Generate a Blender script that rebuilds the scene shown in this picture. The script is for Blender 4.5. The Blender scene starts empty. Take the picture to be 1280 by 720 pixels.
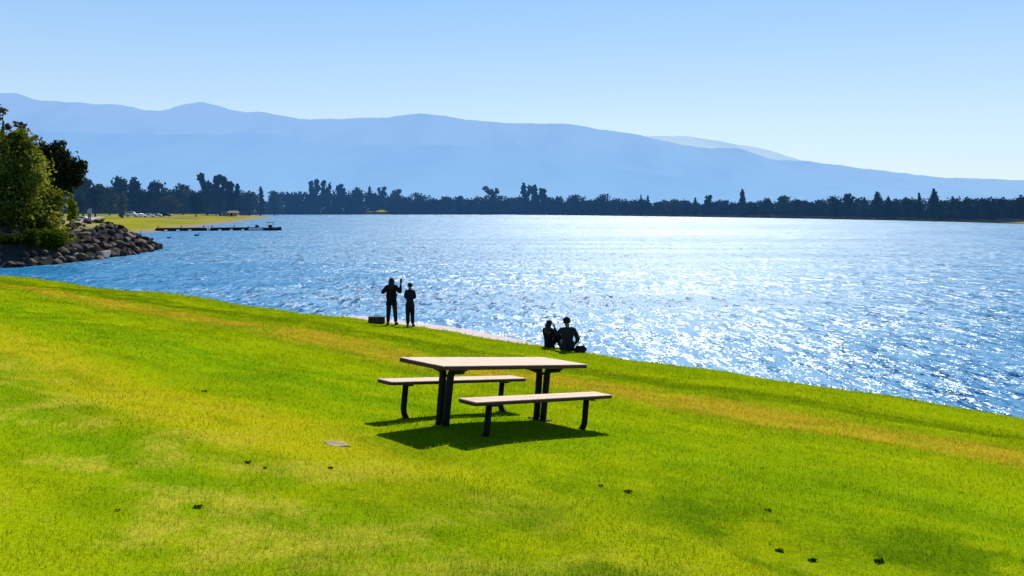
import bpy, bmesh, math, random
import numpy as np
from mathutils import Vector, Matrix, Euler, Quaternion, noise as mnoise

R = math.radians
rng = np.random.default_rng(7)
random.seed(7)
scene = bpy.context.scene
C = scene.collection
EYE = 5.0
SUN_AZ, SUN_EL = 11.0, 41.5

# ------------------------------------------------------------------ helpers
def tag(o, label=None, cat=None, group=None, kind=None):
    if label: o['label'] = label
    if cat: o['category'] = cat
    if group: o['group'] = group
    if kind: o['kind'] = kind
    return o

def empty(name, loc, rz=0.0, label=None, cat=None, group=None):
    o = bpy.data.objects.new(name, None)
    o.empty_display_size = 0.2
    o.location = loc
    o.rotation_euler = (0, 0, rz)
    C.objects.link(o)
    return tag(o, label, cat, group)

def link(name, me, mat=None, parent=None):
    o = bpy.data.objects.new(name, me)
    C.objects.link(o)
    if mat is not None:
        me.materials.clear(); me.materials.append(mat)
    if parent is not None:
        o.parent = parent
    return o

def np_mesh(name, verts, faces, smooth=False):
    """verts (n,3) array, faces (m,k) array"""
    verts = np.asarray(verts, dtype=np.float32); faces = np.asarray(faces, dtype=np.int32)
    me = bpy.data.meshes.new(name)
    m, k = faces.shape
    me.vertices.add(len(verts)); me.vertices.foreach_set('co', verts.ravel())
    me.loops.add(m * k); me.loops.foreach_set('vertex_index', faces.ravel())
    me.polygons.add(m)
    me.polygons.foreach_set('loop_start', np.arange(0, m * k, k, dtype=np.int32))
    me.polygons.foreach_set('loop_total', np.full(m, k, dtype=np.int32))
    if smooth:
        me.polygons.foreach_set('use_smooth', np.ones(m, dtype=bool))
    me.update(calc_edges=True)
    return me

def grid_faces(nu, nv):
    i, j = np.meshgrid(np.arange(nu - 1), np.arange(nv - 1), indexing='ij')
    a = (i * nv + j).ravel()
    return np.stack([a, a + nv, a + nv + 1, a + 1], 1)

def bm_mesh(name, bm, smooth=None):
    me = bpy.data.meshes.new(name)
    bmesh.ops.recalc_face_normals(bm, faces=bm.faces)
    bm.to_mesh(me); bm.free()
    if smooth:
        for p in me.polygons: p.use_smooth = True
    return me

def add_box(bm, c, size, rot=None, bevel=0.0):
    r = bmesh.ops.create_cube(bm, size=1.0)
    M = Matrix.Translation(c) @ (rot.to_matrix().to_4x4() if rot else Matrix()) @ Matrix.Diagonal((*size, 1))
    bmesh.ops.transform(bm, matrix=M, verts=r['verts'])
    if bevel > 0:
        es = list({e for v in r['verts'] for e in v.link_edges})
        bmesh.ops.bevel(bm, geom=es, offset=bevel, segments=2, affect='EDGES')

def add_tube(bm, pts, rad, seg=12):
    """sweep a circle along a polyline; rad is a number or one per point"""
    pts = [Vector(p) for p in pts]
    if not hasattr(rad, '__len__'): rad = [rad] * len(pts)
    rings = []
    ref = None
    for i, p in enumerate(pts):
        d = (pts[min(i + 1, len(pts) - 1)] - pts[max(i - 1, 0)]).normalized()
        if ref is None:
            ref = d.orthogonal().normalized()
        ref = (ref - d * ref.dot(d)).normalized()
        b = d.cross(ref)
        rings.append([bm.verts.new(p + (ref * math.cos(a) + b * math.sin(a)) * rad[i])
                      for a in [2 * math.pi * k / seg for k in range(seg)]])
    for a, b in zip(rings[:-1], rings[1:]):
        for k in range(seg):
            bm.faces.new((a[k], a[(k + 1) % seg], b[(k + 1) % seg], b[k]))
    bm.faces.new(rings[0][::-1]); bm.faces.new(rings[-1])

def bend(pts, rad=0.1, n=6):
    """round the inner corners of a polyline"""
    pts = [Vector(p) for p in pts]
    out = [pts[0]]
    for a, p, b in zip(pts[:-2], pts[1:-1], pts[2:]):
        u = (a - p).normalized() * rad; v = (b - p).normalized() * rad
        for k in range(n + 1):
            t = k / n
            out.append((p + u) * (1 - t) ** 2 + p * 2 * t * (1 - t) + (p + v) * t * t)
    out.append(pts[-1])
    return out

def rounded_slab(bm, L, W, th, r, zc, edge=0.012, n=8):
    """rounded rectangle slab with a soft edge; returns nothing"""
    def ring(inset, z):
        vs = []
        rr = max(r - inset, 0.005)
        for cx, cy, a0 in ((1, 1, 0), (-1, 1, 90), (-1, -1, 180), (1, -1, 270)):
            for k in range(n + 1):
                a = R(a0 + 90 * k / n)
                vs.append(bm.verts.new((cx * (L / 2 - r) + math.cos(a) * rr, cy * (W / 2 - r) + math.sin(a) * rr, z)))
        return vs
    prof = [(edge, zc - th / 2), (edge * .3, zc - th / 2 + edge * .3), (0, zc - th / 2 + edge), (0, zc + th / 2 - edge), (edge * .3, zc + th / 2 - edge * .3), (edge, zc + th / 2)]
    rings = [ring(i, z) for i, z in prof]
    for a, b in zip(rings[:-1], rings[1:]):
        m = len(a)
        for k in range(m):
            bm.faces.new((a[k], a[(k + 1) % m], b[(k + 1) % m], b[k]))
    bm.faces.new(rings[0][::-1]); bm.faces.new(rings[-1])

# ------------------------------------------------------------------ node helpers
class NT:
    def __init__(s, mat):
        s.t = mat.node_tree; s.n = s.t.nodes; s.l = s.t.links
    def new(s, typ, **kw):
        n = s.n.new(typ)
        for k, v in kw.items(): setattr(n, k, v)
        return n
    def link(s, a, b): s.l.new(a, b)
    def setin(s, sock, v):
        if isinstance(v, bpy.types.NodeSocket): s.l.new(v, sock)
        else: sock.default_value = v
    def math(s, op, a, b=None, c=None, clamp=False):
        n = s.new('ShaderNodeMath', operation=op); n.use_clamp = clamp
        s.setin(n.inputs[0], a)
        if b is not None: s.setin(n.inputs[1], b)
        if c is not None: s.setin(n.inputs[2], c)
        return n.outputs[0]
    def vmath(s, op, a, b=None, scale=None):
        n = s.new('ShaderNodeVectorMath', operation=op)
        s.setin(n.inputs[0], a)
        if b is not None: s.setin(n.inputs[1], b)
        if scale is not None: s.setin(n.inputs['Scale'], scale)
        return n.outputs['Value'] if op in ('LENGTH', 'DOT_PRODUCT') else n.outputs[0]
    def noise(s, vec, scale, detail=3.0, rough=0.55, out='Fac', w=None):
        n = s.new('ShaderNodeTexNoise')
        if vec is not None: s.l.new(vec, n.inputs['Vector'])
        n.inputs['Scale'].default_value = scale
        n.inputs['Detail'].default_value = detail
        n.inputs['Roughness'].default_value = rough
        return n.outputs[0] if out == 'Fac' else n.outputs[1]
    def ramp(s, fac, stops):
        n = s.new('ShaderNodeValToRGB')
        s.setin(n.inputs[0], fac)
        el = n.color_ramp.elements
        while len(el) < len(stops): el.new(0.5)
        for e, (p, c) in zip(el, stops):
            e.position = p; e.color = c if len(c) == 4 else (*c, 1)
        return n.outputs[0]
    def mix(s, fac, a, b, blend='MIX'):
        n = s.new('ShaderNodeMix', data_type='RGBA', blend_type=blend)
        s.setin(n.inputs[0], fac)
        s.setin(n.inputs[6], a if isinstance(a, bpy.types.NodeSocket) else (*a, 1) if len(a) == 3 else a)
        s.setin(n.inputs[7], b if isinstance(b, bpy.types.NodeSocket) else (*b, 1) if len(b) == 3 else b)
        return n.outputs[2]
    def smooth(s, v, a, b):
        n = s.new('ShaderNodeMapRange', interpolation_type='SMOOTHSTEP')
        s.setin(n.inputs[0], v); n.inputs[1].default_value = a; n.inputs[2].default_value = b
        return n.outputs[0]

def new_mat(name):
    m = bpy.data.materials.new(name); m.use_nodes = True
    m.node_tree.nodes.clear()
    t = NT(m)
    out = t.new('ShaderNodeOutputMaterial')
    return m, t, out

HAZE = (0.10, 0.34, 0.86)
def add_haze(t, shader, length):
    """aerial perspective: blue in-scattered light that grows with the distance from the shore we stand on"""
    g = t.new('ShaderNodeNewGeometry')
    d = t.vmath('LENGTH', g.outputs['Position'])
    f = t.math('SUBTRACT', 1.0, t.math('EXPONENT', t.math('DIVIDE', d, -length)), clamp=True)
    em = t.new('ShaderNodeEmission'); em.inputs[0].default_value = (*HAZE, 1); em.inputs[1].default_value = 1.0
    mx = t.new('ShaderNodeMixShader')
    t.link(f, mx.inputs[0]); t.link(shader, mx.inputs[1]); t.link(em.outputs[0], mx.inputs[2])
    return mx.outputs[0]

def plain(name, base, rough=0.6, spec=0.3, var=0.25, scale=6.0, metallic=0.0, bump=0.0, haze=0):
    m, t, out = new_mat(name)
    p = t.new('ShaderNodeBsdfPrincipled')
    tc = t.new('ShaderNodeTexCoord')
    nz = t.noise(tc.outputs['Object'], scale, 5, .6)
    dark = tuple(c * (1 - var) for c in base); lite = tuple(min(1, c * (1 + var)) for c in base)
    t.link(t.ramp(nz, [(0.3, dark), (0.7, lite)]), p.inputs['Base Color'])
    p.inputs['Roughness'].default_value = rough
    p.inputs['Specular IOR Level'].default_value = spec
    p.inputs['Metallic'].default_value = metallic
    if bump:
        b = t.new('ShaderNodeBump'); b.inputs['Strength'].default_value = bump; b.inputs['Distance'].default_value = 0.02
        t.link(t.noise(tc.outputs['Object'], scale * 6, 6, .7), b.inputs['Height']); t.link(b.outputs[0], p.inputs['Normal'])
    sh = p.outputs[0]
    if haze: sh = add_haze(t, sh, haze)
    t.link(sh, out.inputs[0])
    return m

def leaf_mat(name, dark, lite, trans=0.35, nscale=0.6, haze=0, rough=0.6):
    m, t, out = new_mat(name)
    g = t.new('ShaderNodeNewGeometry')
    n1 = t.noise(g.outputs['Position'], nscale, 3, .6)
    oi = t.new('ShaderNodeObjectInfo')
    f = t.math('ADD', n1, t.math('MULTIPLY', t.math('SUBTRACT', oi.outputs['Random'], .5), .35))
    col = t.ramp(f, [(0.32, dark), (0.72, lite)])
    d = t.new('ShaderNodeBsdfDiffuse'); t.link(col, d.inputs[0])
    tr = t.new('ShaderNodeBsdfTranslucent'); t.link(t.mix(1.0, col, (1.25, 1.15, .5), 'MULTIPLY'), tr.inputs[0])
    mx = t.new('ShaderNodeMixShader'); mx.inputs[0].default_value = trans
    t.link(d.outputs[0], mx.inputs[1]); t.link(tr.outputs[0], mx.inputs[2])
    sh = mx.outputs[0]
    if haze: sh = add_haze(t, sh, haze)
    t.link(sh, out.inputs[0])
    return m

# ------------------------------------------------------------------ shore coordinates of the lawn
NX, NY = 0.65, 0.76          # towards the water
TX, TY = -0.76, 0.65         # along the shore, to the left
def st(x, y): return NX * x + NY * y, TX * x + TY * y
def xy(s, t): return NX * s + TX * t, NY * s + TY * t
def edge_s(t):
    t = np.asarray(t, float)
    return 18.45 - 0.0062 * np.clip(t - 40, 0, None) ** 2 - 0.19 * np.clip(9.5 - t, 0, 30) + 0.08 * np.sin(t * .21) + 0.05 * np.sin(t * .9 + 1)
def path_w(t):
    t = np.asarray(t, float)
    a = np.clip((t - 12.5) / 5, 0, 1); b = np.clip((27 - t) / 4, 0, 1)
    return 0.03 + 0.85 * a * a * (3 - 2 * a) * b * b * (3 - 2 * b)
HOLES = [(1.95, 5.35, .09, .55), (2.75, 5.2, .07, .5), (1.2, 6.2, .05, .7), (.35, 6.9, .04, .6), (-2.6, 5.6, .04, .9), (-1.3, 7.2, .03, .7), (3.4, 8.0, .05, 1.2),
         (-5.0, 11.0, .07, 1.6), (-9, 20, .12, 3.0), (-3.0, 16, .08, 2.2), (4.6, 12.0, .06, 1.6), (8.5, 13.5, .10, 2.2), (2.3, 4.7, .05, .35), (-.35, 8.75, -.06, .9)]
def lawn_z(x, y):
    x = np.asarray(x, float); y = np.asarray(y, float)
    s, t = st(x, y)
    z = EYE - 1.645 - 0.129 * s
    for hx, hy, a, r in HOLES:
        z = z - a * np.exp(-((x - hx) ** 2 + (y - hy) ** 2) / (r * r))
    z = z - .010 * np.clip(t - 28, 0, 60)
    near = np.clip(1 - np.hypot(x + .25, y - 9.5) / 3.0, 0, 1)
    und = 0.035 * np.sin(x * 1.1 + .7 * y) * np.sin(.8 * y - .5 * x) + .016 * np.sin(2.9 * x + 1.3 * y + 1) * np.sin(2.3 * y - .7 * x) + .06 * np.sin(.33 * x - .21 * y + 2)
    z = z + und * (1 - near)
    e = edge_s(t) - s
    z = np.where(e < .8, z + .03 * (1 - np.clip(e, 0, .8) / .8), z)
    return z
def ground(x, y): return float(lawn_z(x, y))

# ------------------------------------------------------------------ materials
def lawn_color(t):
    """colour bands of worn and thick green grass that run along the shore, from world position"""
    g = t.new('ShaderNodeNewGeometry')
    P = g.outputs['Position']
    s = t.vmath('DOT_PRODUCT', P, (NX, NY, 0)); tt = t.vmath('DOT_PRODUCT', P, (TX, TY, 0))
    cmb = t.new('ShaderNodeCombineXYZ'); t.link(t.math('MULTIPLY', s, 1.0), cmb.inputs[0]); t.link(t.math('MULTIPLY', tt, .35), cmb.inputs[1])
    wob = t.noise(cmb.outputs[0], .55, 3, .6)
    sw = t.math('ADD', s, t.math('MULTIPLY', t.math('SUBTRACT', wob, .5), 2.4))
    # bands: position along s mapped to 0..1 over 20 m
    fac = t.math('DIVIDE', sw, 20.0)
    G = (0.235, 0.335, 0.003); L = (0.325, 0.42, 0.003); Y = (0.46, 0.43, 0.008); T = (0.47, 0.345, 0.020); D = (0.16, 0.235, 0.003); B = (0.195, 0.345, 0.003)
    band = t.ramp(fac, [(0.02, Y), (.10, L), (.145, B), (.185, G), (.215, Y), (.245, Y), (.28, L), (.36, B), (.46, L), (.53, G), (.575, T), (.62, T), (.665, G), (.70, D), (.74, D), (.79, L), (.87, G), (.97, L)])
    right = t.smooth(tt, 7.0, 3.5)
    upper = t.math('MULTIPLY', right, t.smooth(sw, 8.5, 6.5))
    band = t.mix(t.math('MULTIPLY', upper, .8), band, (0.25, 0.355, 0.003))
    # soft mown streaks
    n0 = t.noise(cmb.outputs[0], 1.6, 4, .6)
    band = t.mix(t.math('MULTIPLY', t.smooth(n0, .48, .70), .55), band, (0.16, 0.25, 0.003))
    band = t.mix(t.math('MULTIPLY', t.smooth(n0, .50, .30), .5), band, (0.43, 0.48, 0.004))
    # patches
    n1 = t.noise(P, .9, 5, .62)
    c = t.mix(t.math('MULTIPLY', t.smooth(n1, .52, .72), .75), band, (0.42, 0.45, 0.004))
    n2 = t.noise(P, .45, 4, .6)
    c = t.mix(t.math('MULTIPLY', t.smooth(n2, .56, .72), .65), c, (0.15, 0.29, 0.004))
    # worn straw-coloured ground, strongest high on the slope (small s), away to the left
    n5 = t.noise(P, 1.1, 6, .66)
    worn = t.math('MULTIPLY', t.smooth(sw, 6.0, 2.5), t.smooth(tt, .5, 5.0))
    c = t.mix(t.math('MULTIPLY', t.math('MULTIPLY', t.smooth(n5, .46, .62), worn), .65), c, (.60, .50, .05))
    # dark patches low on the right: shade of the hollows painted into the turf
    n6 = t.noise(P, 1.15, 5, .62)
    hollow_shade = t.math('MULTIPLY', t.smooth(tt, 5.2, 2.4), t.smooth(sw, 8.5, 6.0))
    c = t.mix(t.math('MULTIPLY', t.math('MULTIPLY', t.smooth(n6, .44, .66), hollow_shade), .68), c, (.055, .15, .003))
    # dry straw flecks
    n3 = t.noise(P, 7.0, 5, .7)
    c = t.mix(t.math('MULTIPLY', t.smooth(n3, .56, .75), .30), c, (0.50, 0.44, 0.05))
    n4 = t.noise(P, 3.2, 4, .65)
    c = t.mix(t.math('MULTIPLY', t.smooth(n4, .60, .76), .38), c, (0.075, 0.165, 0.004))  # dark blotches: soft shading of small dips, painted into the colour
    return c, P

def make_lawn_mat():
    m, t, out = new_mat('lawn_soil_and_turf')
    c, P = lawn_color(t)
    nf = t.noise(P, 38, 4, .7)
    c = t.mix(t.smooth(nf, .35, .7), t.mix(1.0, c, (.80, .83, .85), 'MULTIPLY'), t.mix(1.0, c, (1.1, 1.1, 1.1), 'MULTIPLY'))
    d = t.new('ShaderNodeBsdfDiffuse'); t.link(c, d.inputs[0])
    b = t.new('ShaderNodeBump'); b.inputs['Strength'].default_value = .7; b.inputs['Distance'].default_value = .03
    t.link(t.noise(P, 16, 6, .7), b.inputs['Height']); t.link(b.outputs[0], d.inputs['Normal'])
    t.link(d.outputs[0], out.inputs[0])
    return m

def make_grass_mat():
    m, t, out = new_mat('grass_blade')
    c, P = lawn_color(t)
    g = t.new('ShaderNodeNewGeometry')
    v = t.math('ADD', .84, t.math('MULTIPLY', g.outputs['Random Per Island'], .42))
    c = t.mix(1.0, c, v, 'MULTIPLY')
    N = t.vmath('NORMALIZE', t.vmath('ADD', t.vmath('SCALE', g.outputs['Normal'], scale=.35), (0, .12, 1)))
    d = t.new('ShaderNodeBsdfDiffuse'); t.link(c, d.inputs[0]); t.link(N, d.inputs['Normal'])
    tr = t.new('ShaderNodeBsdfTranslucent'); t.link(t.mix(1.0, c, (1.25, 1.25, .5), 'MULTIPLY'), tr.inputs[0])
    mx = t.new('ShaderNodeMixShader'); mx.inputs[0].default_value = .4
    t.link(d.outputs[0], mx.inputs[1]); t.link(tr.outputs[0], mx.inputs[2])
    t.link(mx.outputs[0], out.inputs[0])
    return m

def make_water_mat():
    m, t, out = new_mat('lake_water')
    g = t.new('ShaderNodeNewGeometry'); P = g.outputs['Position']
    # wind streaks: long patches of rougher and calmer water
    mp = t.new('ShaderNodeMapping'); mp.inputs['Rotation'].default_value = (0, 0, R(24)); mp.inputs['Scale'].default_value = (.006, .030, 1)
    t.link(P, mp.inputs[0])
    st1 = t.noise(mp.outputs[0], 1.0, 6, .62)
    mp2 = t.new('ShaderNodeMapping'); mp2.inputs['Rotation'].default_value = (0, 0, R(20)); mp2.inputs['Scale'].default_value = (.03, .16, 1)
    t.link(P, mp2.inputs[0])
    st2 = t.noise(mp2.outputs[0], 1.0, 5, .6)
    streak = t.math('ADD', t.math('MULTIPLY', st1, .65), t.math('MULTIPLY', st2, .35))
    amp = t.smooth(streak, .40, .60)
    # waves: slope vector from fractal noise colour channels
    mw = t.new('ShaderNodeMapping'); mw.inputs['Scale'].default_value = (1.0, 1.0, 1)
    t.link(P, mw.inputs[0])
    a = t.noise(mw.outputs[0], 2.2, 8, .78, 'Color')
    b = t.noise(mw.outputs[0], .30, 8, .80, 'Color')
    sl = t.vmath('ADD', t.vmath('SUBTRACT', a, (.5, .5, .5)), t.vmath('SUBTRACT', b, (.5, .5, .5)))
    sl = t.vmath('SCALE', sl, scale=.28)
    # short-crested wind ripples: steep little facets, crests running out from the shore
    for sc_, k_ in (((17, 8.5, 1), 2.6), ((6.0, 2.5, 1), 2.5), ((2.2, .62, 1), 2.2), ((.5, .12, 1), .6)):
        mr = t.new('ShaderNodeMapping'); mr.inputs['Rotation'].default_value = (0, 0, R(12)); mr.inputs['Scale'].default_value = sc_; t.link(P, mr.inputs[0])
        q = t.vmath('SUBTRACT', t.noise(mr.outputs[0], 1.0, 2, .6, 'Color'), (.5, .5, .5))
        sl = t.vmath('ADD', sl, t.vmath('SCALE', q, scale=k_ * .62))
    k = t.math('ADD', .9, t.math('MULTIPLY', amp, 1.0))
    sl = t.vmath('SCALE', sl, scale=k)
    sl = t.vmath('MULTIPLY', sl, (1.0, 1.0, 0))
    N = t.vmath('NORMALIZE', t.vmath('ADD', sl, (0, 0, 1)))
    p = t.new('ShaderNodeBsdfPrincipled')
    p.inputs['Base Color'].default_value = (0.0, 0.20, 0.42, 1)
    t.link(t.math('ADD', .32, t.math('MULTIPLY', amp, .18)), p.inputs['Roughness'])
    p.inputs['IOR'].default_value = 1.46
    p.inputs['Specular Tint'].default_value = (.72, .92, 1.0, 1)
    t.link(N, p.inputs['Normal'])
    t.link(p.outputs[0], out.inputs[0])
    return m

M = {}
M['lawn'] = make_lawn_mat()
M['grass'] = make_grass_mat()
M['water'] = make_water_mat()
M['concrete'] = plain('pale_concrete', (.50, .42, .42), .85, .2, .15, 3, bump=.3)
M['bank'] = plain('bank_soil', (.16, .13, .09), .95, .1, .4, 2, bump=.5)
M['top'] = plain('table_plank_plastic', (.72, .54, .37), .65, .2, .10, 5, bump=.05)
M['edge'] = plain('brown_edge_shade', (.055, .022, .014), .6, .3, .2, 8)  # dark brown paints shade on backlit slab sides; also beak and mouth colour
M['steel'] = plain('black_painted_steel', (.008, .008, .009), .65, .2, .3, 9)
M['skin'] = plain('skin', (.20, .11, .075), .55, .3, .08, 12)
M['hair'] = plain('dark_hair', (.012, .009, .008), .6, .3, .4, 30)
M['navy'] = plain('navy_cloth', (.012, .016, .030), .9, .1, .3, 14, bump=.2)
M['black'] = plain('black_cloth', (.010, .010, .012), .9, .1, .3, 14, bump=.2)
M['char'] = plain('charcoal_cloth', (.022, .022, .028), .9, .1, .3, 14, bump=.2)
M['jean'] = plain('dark_denim', (.016, .022, .042), .9, .1, .3, 20, bump=.2)
M['shoe'] = plain('dark_shoe', (.012, .011, .011), .6, .3, .2, 20)
M['greyblue'] = plain('grey_blue_cloth', (.16, .19, .25), .9, .1, .2, 14)
M['paleshirt'] = plain('pale_cloth', (.46, .47, .50), .9, .1, .15, 14)
M['plastic'] = plain('dark_case_plastic', (.014, .016, .022), .5, .4, .2, 10)
M['glass'] = plain('phone_glass', (.01, .01, .012), .15, .5, .1, 5)
M['stone'] = plain('pale_stone', (.46, .36, .19), .85, .2, .35, 9, bump=.6)
M['weed'] = leaf_mat('weed_leaf', (.02, .05, .004), (.06, .12, .006), .2, 9)
M['bark'] = plain('bark', (.09, .07, .05), .9, .1, .4, 5, bump=.6)
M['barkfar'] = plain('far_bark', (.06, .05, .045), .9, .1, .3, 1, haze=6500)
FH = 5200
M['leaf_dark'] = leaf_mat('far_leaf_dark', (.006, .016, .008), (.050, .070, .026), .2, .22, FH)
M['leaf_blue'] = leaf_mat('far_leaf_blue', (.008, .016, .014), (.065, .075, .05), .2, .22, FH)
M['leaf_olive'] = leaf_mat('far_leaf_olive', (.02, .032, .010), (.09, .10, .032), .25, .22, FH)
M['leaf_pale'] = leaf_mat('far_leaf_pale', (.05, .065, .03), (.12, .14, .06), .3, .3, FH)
M['leaf_lime'] = leaf_mat('lime_leaf', (.09, .13, .01), (.24, .30, .02), .4, .6)
M['leaf_willow'] = leaf_mat('willow_leaf', (.09, .115, .016), (.48, .50, .10), .5, .30)
M['leaf_shrub'] = leaf_mat('shrub_leaf', (.03, .055, .006), (.12, .16, .015), .35, .6)
M['leaf_black'] = leaf_mat('dark_broadleaf', (.022, .030, .014), (.10, .105, .045), .3, .5)

# ------------------------------------------------------------------ world, sun, camera
w = bpy.data.worlds.new("World"); scene.world = w; w.use_nodes = True
wt = w.node_tree
bg = wt.nodes['Background']
sky = wt.nodes.new('ShaderNodeTexSky'); sky.sky_type = 'NISHITA'
sky.sun_disc = False
sky.sun_elevation = R(SUN_EL); sky.sun_rotation = R(SUN_AZ)
sky.altitude = 50; sky.air_density = 1.0; sky.dust_density = 0.3; sky.ozone_density = 1.6
hs = wt.nodes.new('ShaderNodeHueSaturation'); hs.inputs['Saturation'].default_value = 1.2
wt.links.new(sky.outputs[0], hs.inputs['Color'])
mxs = wt.nodes.new('ShaderNodeMix'); mxs.data_type = 'RGBA'
tcw = wt.nodes.new('ShaderNodeTexCoord'); sxw = wt.nodes.new('ShaderNodeSeparateXYZ'); rw = wt.nodes.new('ShaderNodeValToRGB')
wt.links.new(tcw.outputs['Generated'], sxw.inputs[0]); wt.links.new(sxw.outputs[2], rw.inputs[0])
el_ = rw.color_ramp.elements
el_[0].position = .10; el_[0].color = (.57, .76, .95, 1); el_[1].position = .55; el_[1].color = (.018, .085, .30, 1)
e_ = el_.new(.26); e_.color = (.31, .58, .98, 1); e_ = el_.new(.38); e_.color = (.08, .22, .58, 1)
mf = wt.nodes.new('ShaderNodeMapRange'); mf.inputs[1].default_value = .22; mf.inputs[2].default_value = .40; mf.inputs[3].default_value = .72; mf.inputs[4].default_value = .96
wt.links.new(sxw.outputs[2], mf.inputs[0]); wt.links.new(mf.outputs[0], mxs.inputs[0])
scw = wt.nodes.new('ShaderNodeVectorMath'); scw.operation = 'SCALE'; scw.inputs['Scale'].default_value = 9.0
wt.links.new(rw.outputs[0], scw.inputs[0]); wt.links.new(scw.outputs[0], mxs.inputs[7])
wt.links.new(hs.outputs[0], mxs.inputs[6]); wt.links.new(mxs.outputs[2], bg.inputs[0])
bg.inputs[1].default_value = 0.115

sd = bpy.data.lights.new('sun', 'SUN'); sd.energy = 5.0; sd.angle = R(.53); sd.color = (1.0, .95, .86)
so = bpy.data.objects.new('sun', sd); C.objects.link(so)
svec = Vector((math.sin(R(SUN_AZ)) * math.cos(R(SUN_EL)), math.cos(R(SUN_AZ)) * math.cos(R(SUN_EL)), math.sin(R(SUN_EL))))
so.rotation_euler = svec.to_track_quat('Z', 'Y').to_euler()
so.location = svec * 60

cd = bpy.data.cameras.new('camera'); co = bpy.data.objects.new('camera', cd); C.objects.link(co)
cd.sensor_width = 36; cd.lens = 28.125; cd.shift_y = -98 / 1280
cd.clip_start = .1; cd.clip_end = 60000
co.location = (0, 0, EYE); co.rotation_euler = (R(90), 0, 0)
scene.camera = co
scene.view_settings.view_transform = 'Standard'; scene.view_settings.look = 'None'; scene.view_settings.exposure = 0
scene.cycles.max_bounces = 6; scene.cycles.transparent_max_bounces = 8
scene.cycles.use_denoising = True

# ------------------------------------------------------------------ lawn
def build_lawn():
    ts = np.arange(-34, 66.01, .22); us = np.concatenate([np.arange(-26, 0, .5), np.arange(0, 14, .18), np.linspace(14, 19, 34)])
    us = us / us[-1] if False else us
    V = np.zeros((len(ts), len(us), 3))
    for i, t in enumerate(ts):
        e = float(edge_s(t))
        s = np.where(us > 0, us / 19.0 * e, us)
        x, y = xy(s, t)
        V[i, :, 0] = x; V[i, :, 1] = y; V[i, :, 2] = lawn_z(x, y)
    me = np_mesh('lawn', V.reshape(-1, 3), grid_faces(len(ts), len(us)), True)
    o = link('lawn', me, M['lawn']); tag(o, kind='structure')
    # paved shore path, then the bank that falls to the water
    ts = np.arange(-34, 66.01, .25)
    e = edge_s(ts); wv = path_w(ts)
    zl = np.array([ground(*xy(a, b)) for a, b in zip(e, ts)])
    zp = zl - .05
    rows = []
    for ds, dz in ((0, 0.0), (0, -.05 + .0), (None, -.05), (None, -.20)):
        s = e + (0.002 if ds == 0 and dz < 0 else 0) if ds == 0 else e + wv
        x, y = xy(s, ts); rows.append(np.stack([x, y, zl + dz], 1))
    V = np.stack(rows, 1)
    o = link('shore_path', np_mesh('shore_path', V.reshape(-1, 3), grid_faces(len(ts), 4)), M['concrete']); tag(o, kind='structure')
    rows = []
    for k, (ds, dz) in enumerate(((0, -.20), (.25, -.4), (.7, -.85), (1.3, -1.35), (2.5, -2.0))):
        j = .06 * np.sin(ts * 3.1 + k * 2) + .05 * np.sin(ts * 7.7 + k)
        x, y = xy(e + wv + ds + (j if k else 0), ts); rows.append(np.stack([x, y, zl + dz], 1))
    V = np.stack(rows, 1)
    o = link('lake_bank', np_mesh('lake_bank', V.reshape(-1, 3), grid_faces(len(ts), 5), True), M['bank']); tag(o, kind='structure')
build_lawn()

def build_grass(N=540000):
    ang = rng.uniform(-45, 45, N) * math.pi / 180
    u = rng.random(N)
    d0, d1 = 3.2, 52.0
    a = -0.35      # density over radius: r**a dr  (screen-like fall off)
    d = (d0 ** (a + 1) + u * (d1 ** (a + 1) - d0 ** (a + 1))) ** (1 / (a + 1))
    x = np.tan(ang) * d; y = d
    s, t = st(x, y)
    k = (s < edge_s(t) - .01)
    x, y, d = x[k], y[k], d[k]; n = len(x)
    z = lawn_z(x, y)
    clump = np.sin(x * 5.1 + 2 * np.sin(y * 3.3)) * np.sin(y * 4.7 + 2 * np.sin(x * 2.9))
    hgt = (.020 + .016 * rng.random(n) + .008 * clump) * (1 + np.clip(d - 8, 0, 30) * .012)
    wid = np.maximum(.0045, d * .00085) * (0.7 + .6 * rng.random(n))
    az = rng.uniform(0, 2 * math.pi, n); fr = np.clip(1 - (edge_s(t[k]) - s[k]) / .35, 0, 1); hgt = hgt * (1 + fr * rng.uniform(0, 2.2, n)); lean = rng.uniform(.1, 1.0, n) * hgt; la = rng.uniform(0, 2 * math.pi, n)
    V = np.zeros((n, 3, 3))
    dx, dy = np.cos(az) * wid / 2, np.sin(az) * wid / 2
    V[:, 0] = np.stack([x - dx, y - dy, z - .004], 1)
    V[:, 1] = np.stack([x + dx, y + dy, z - .004], 1)
    V[:, 2] = np.stack([x + np.cos(la) * lean, y + np.sin(la) * lean, z + hgt], 1)
    me = np_mesh('grass', V.reshape(-1, 3), np.arange(n * 3).reshape(-1, 3))
    o = link('grass', me, M['grass'])
    tag(o, 'short mown green grass covering the sloping lawn', 'grass', kind='stuff')
build_grass()

# ------------------------------------------------------------------ lake
V = np.array([(-9000, -200, 0), (9000, -200, 0), (9000, 9000, 0), (-9000, 9000, 0)], float)
o = link('lake_water', np_mesh('lake_water', V, np.array([[0, 1, 2, 3]])), M['water']); tag(o, kind='structure')

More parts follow.
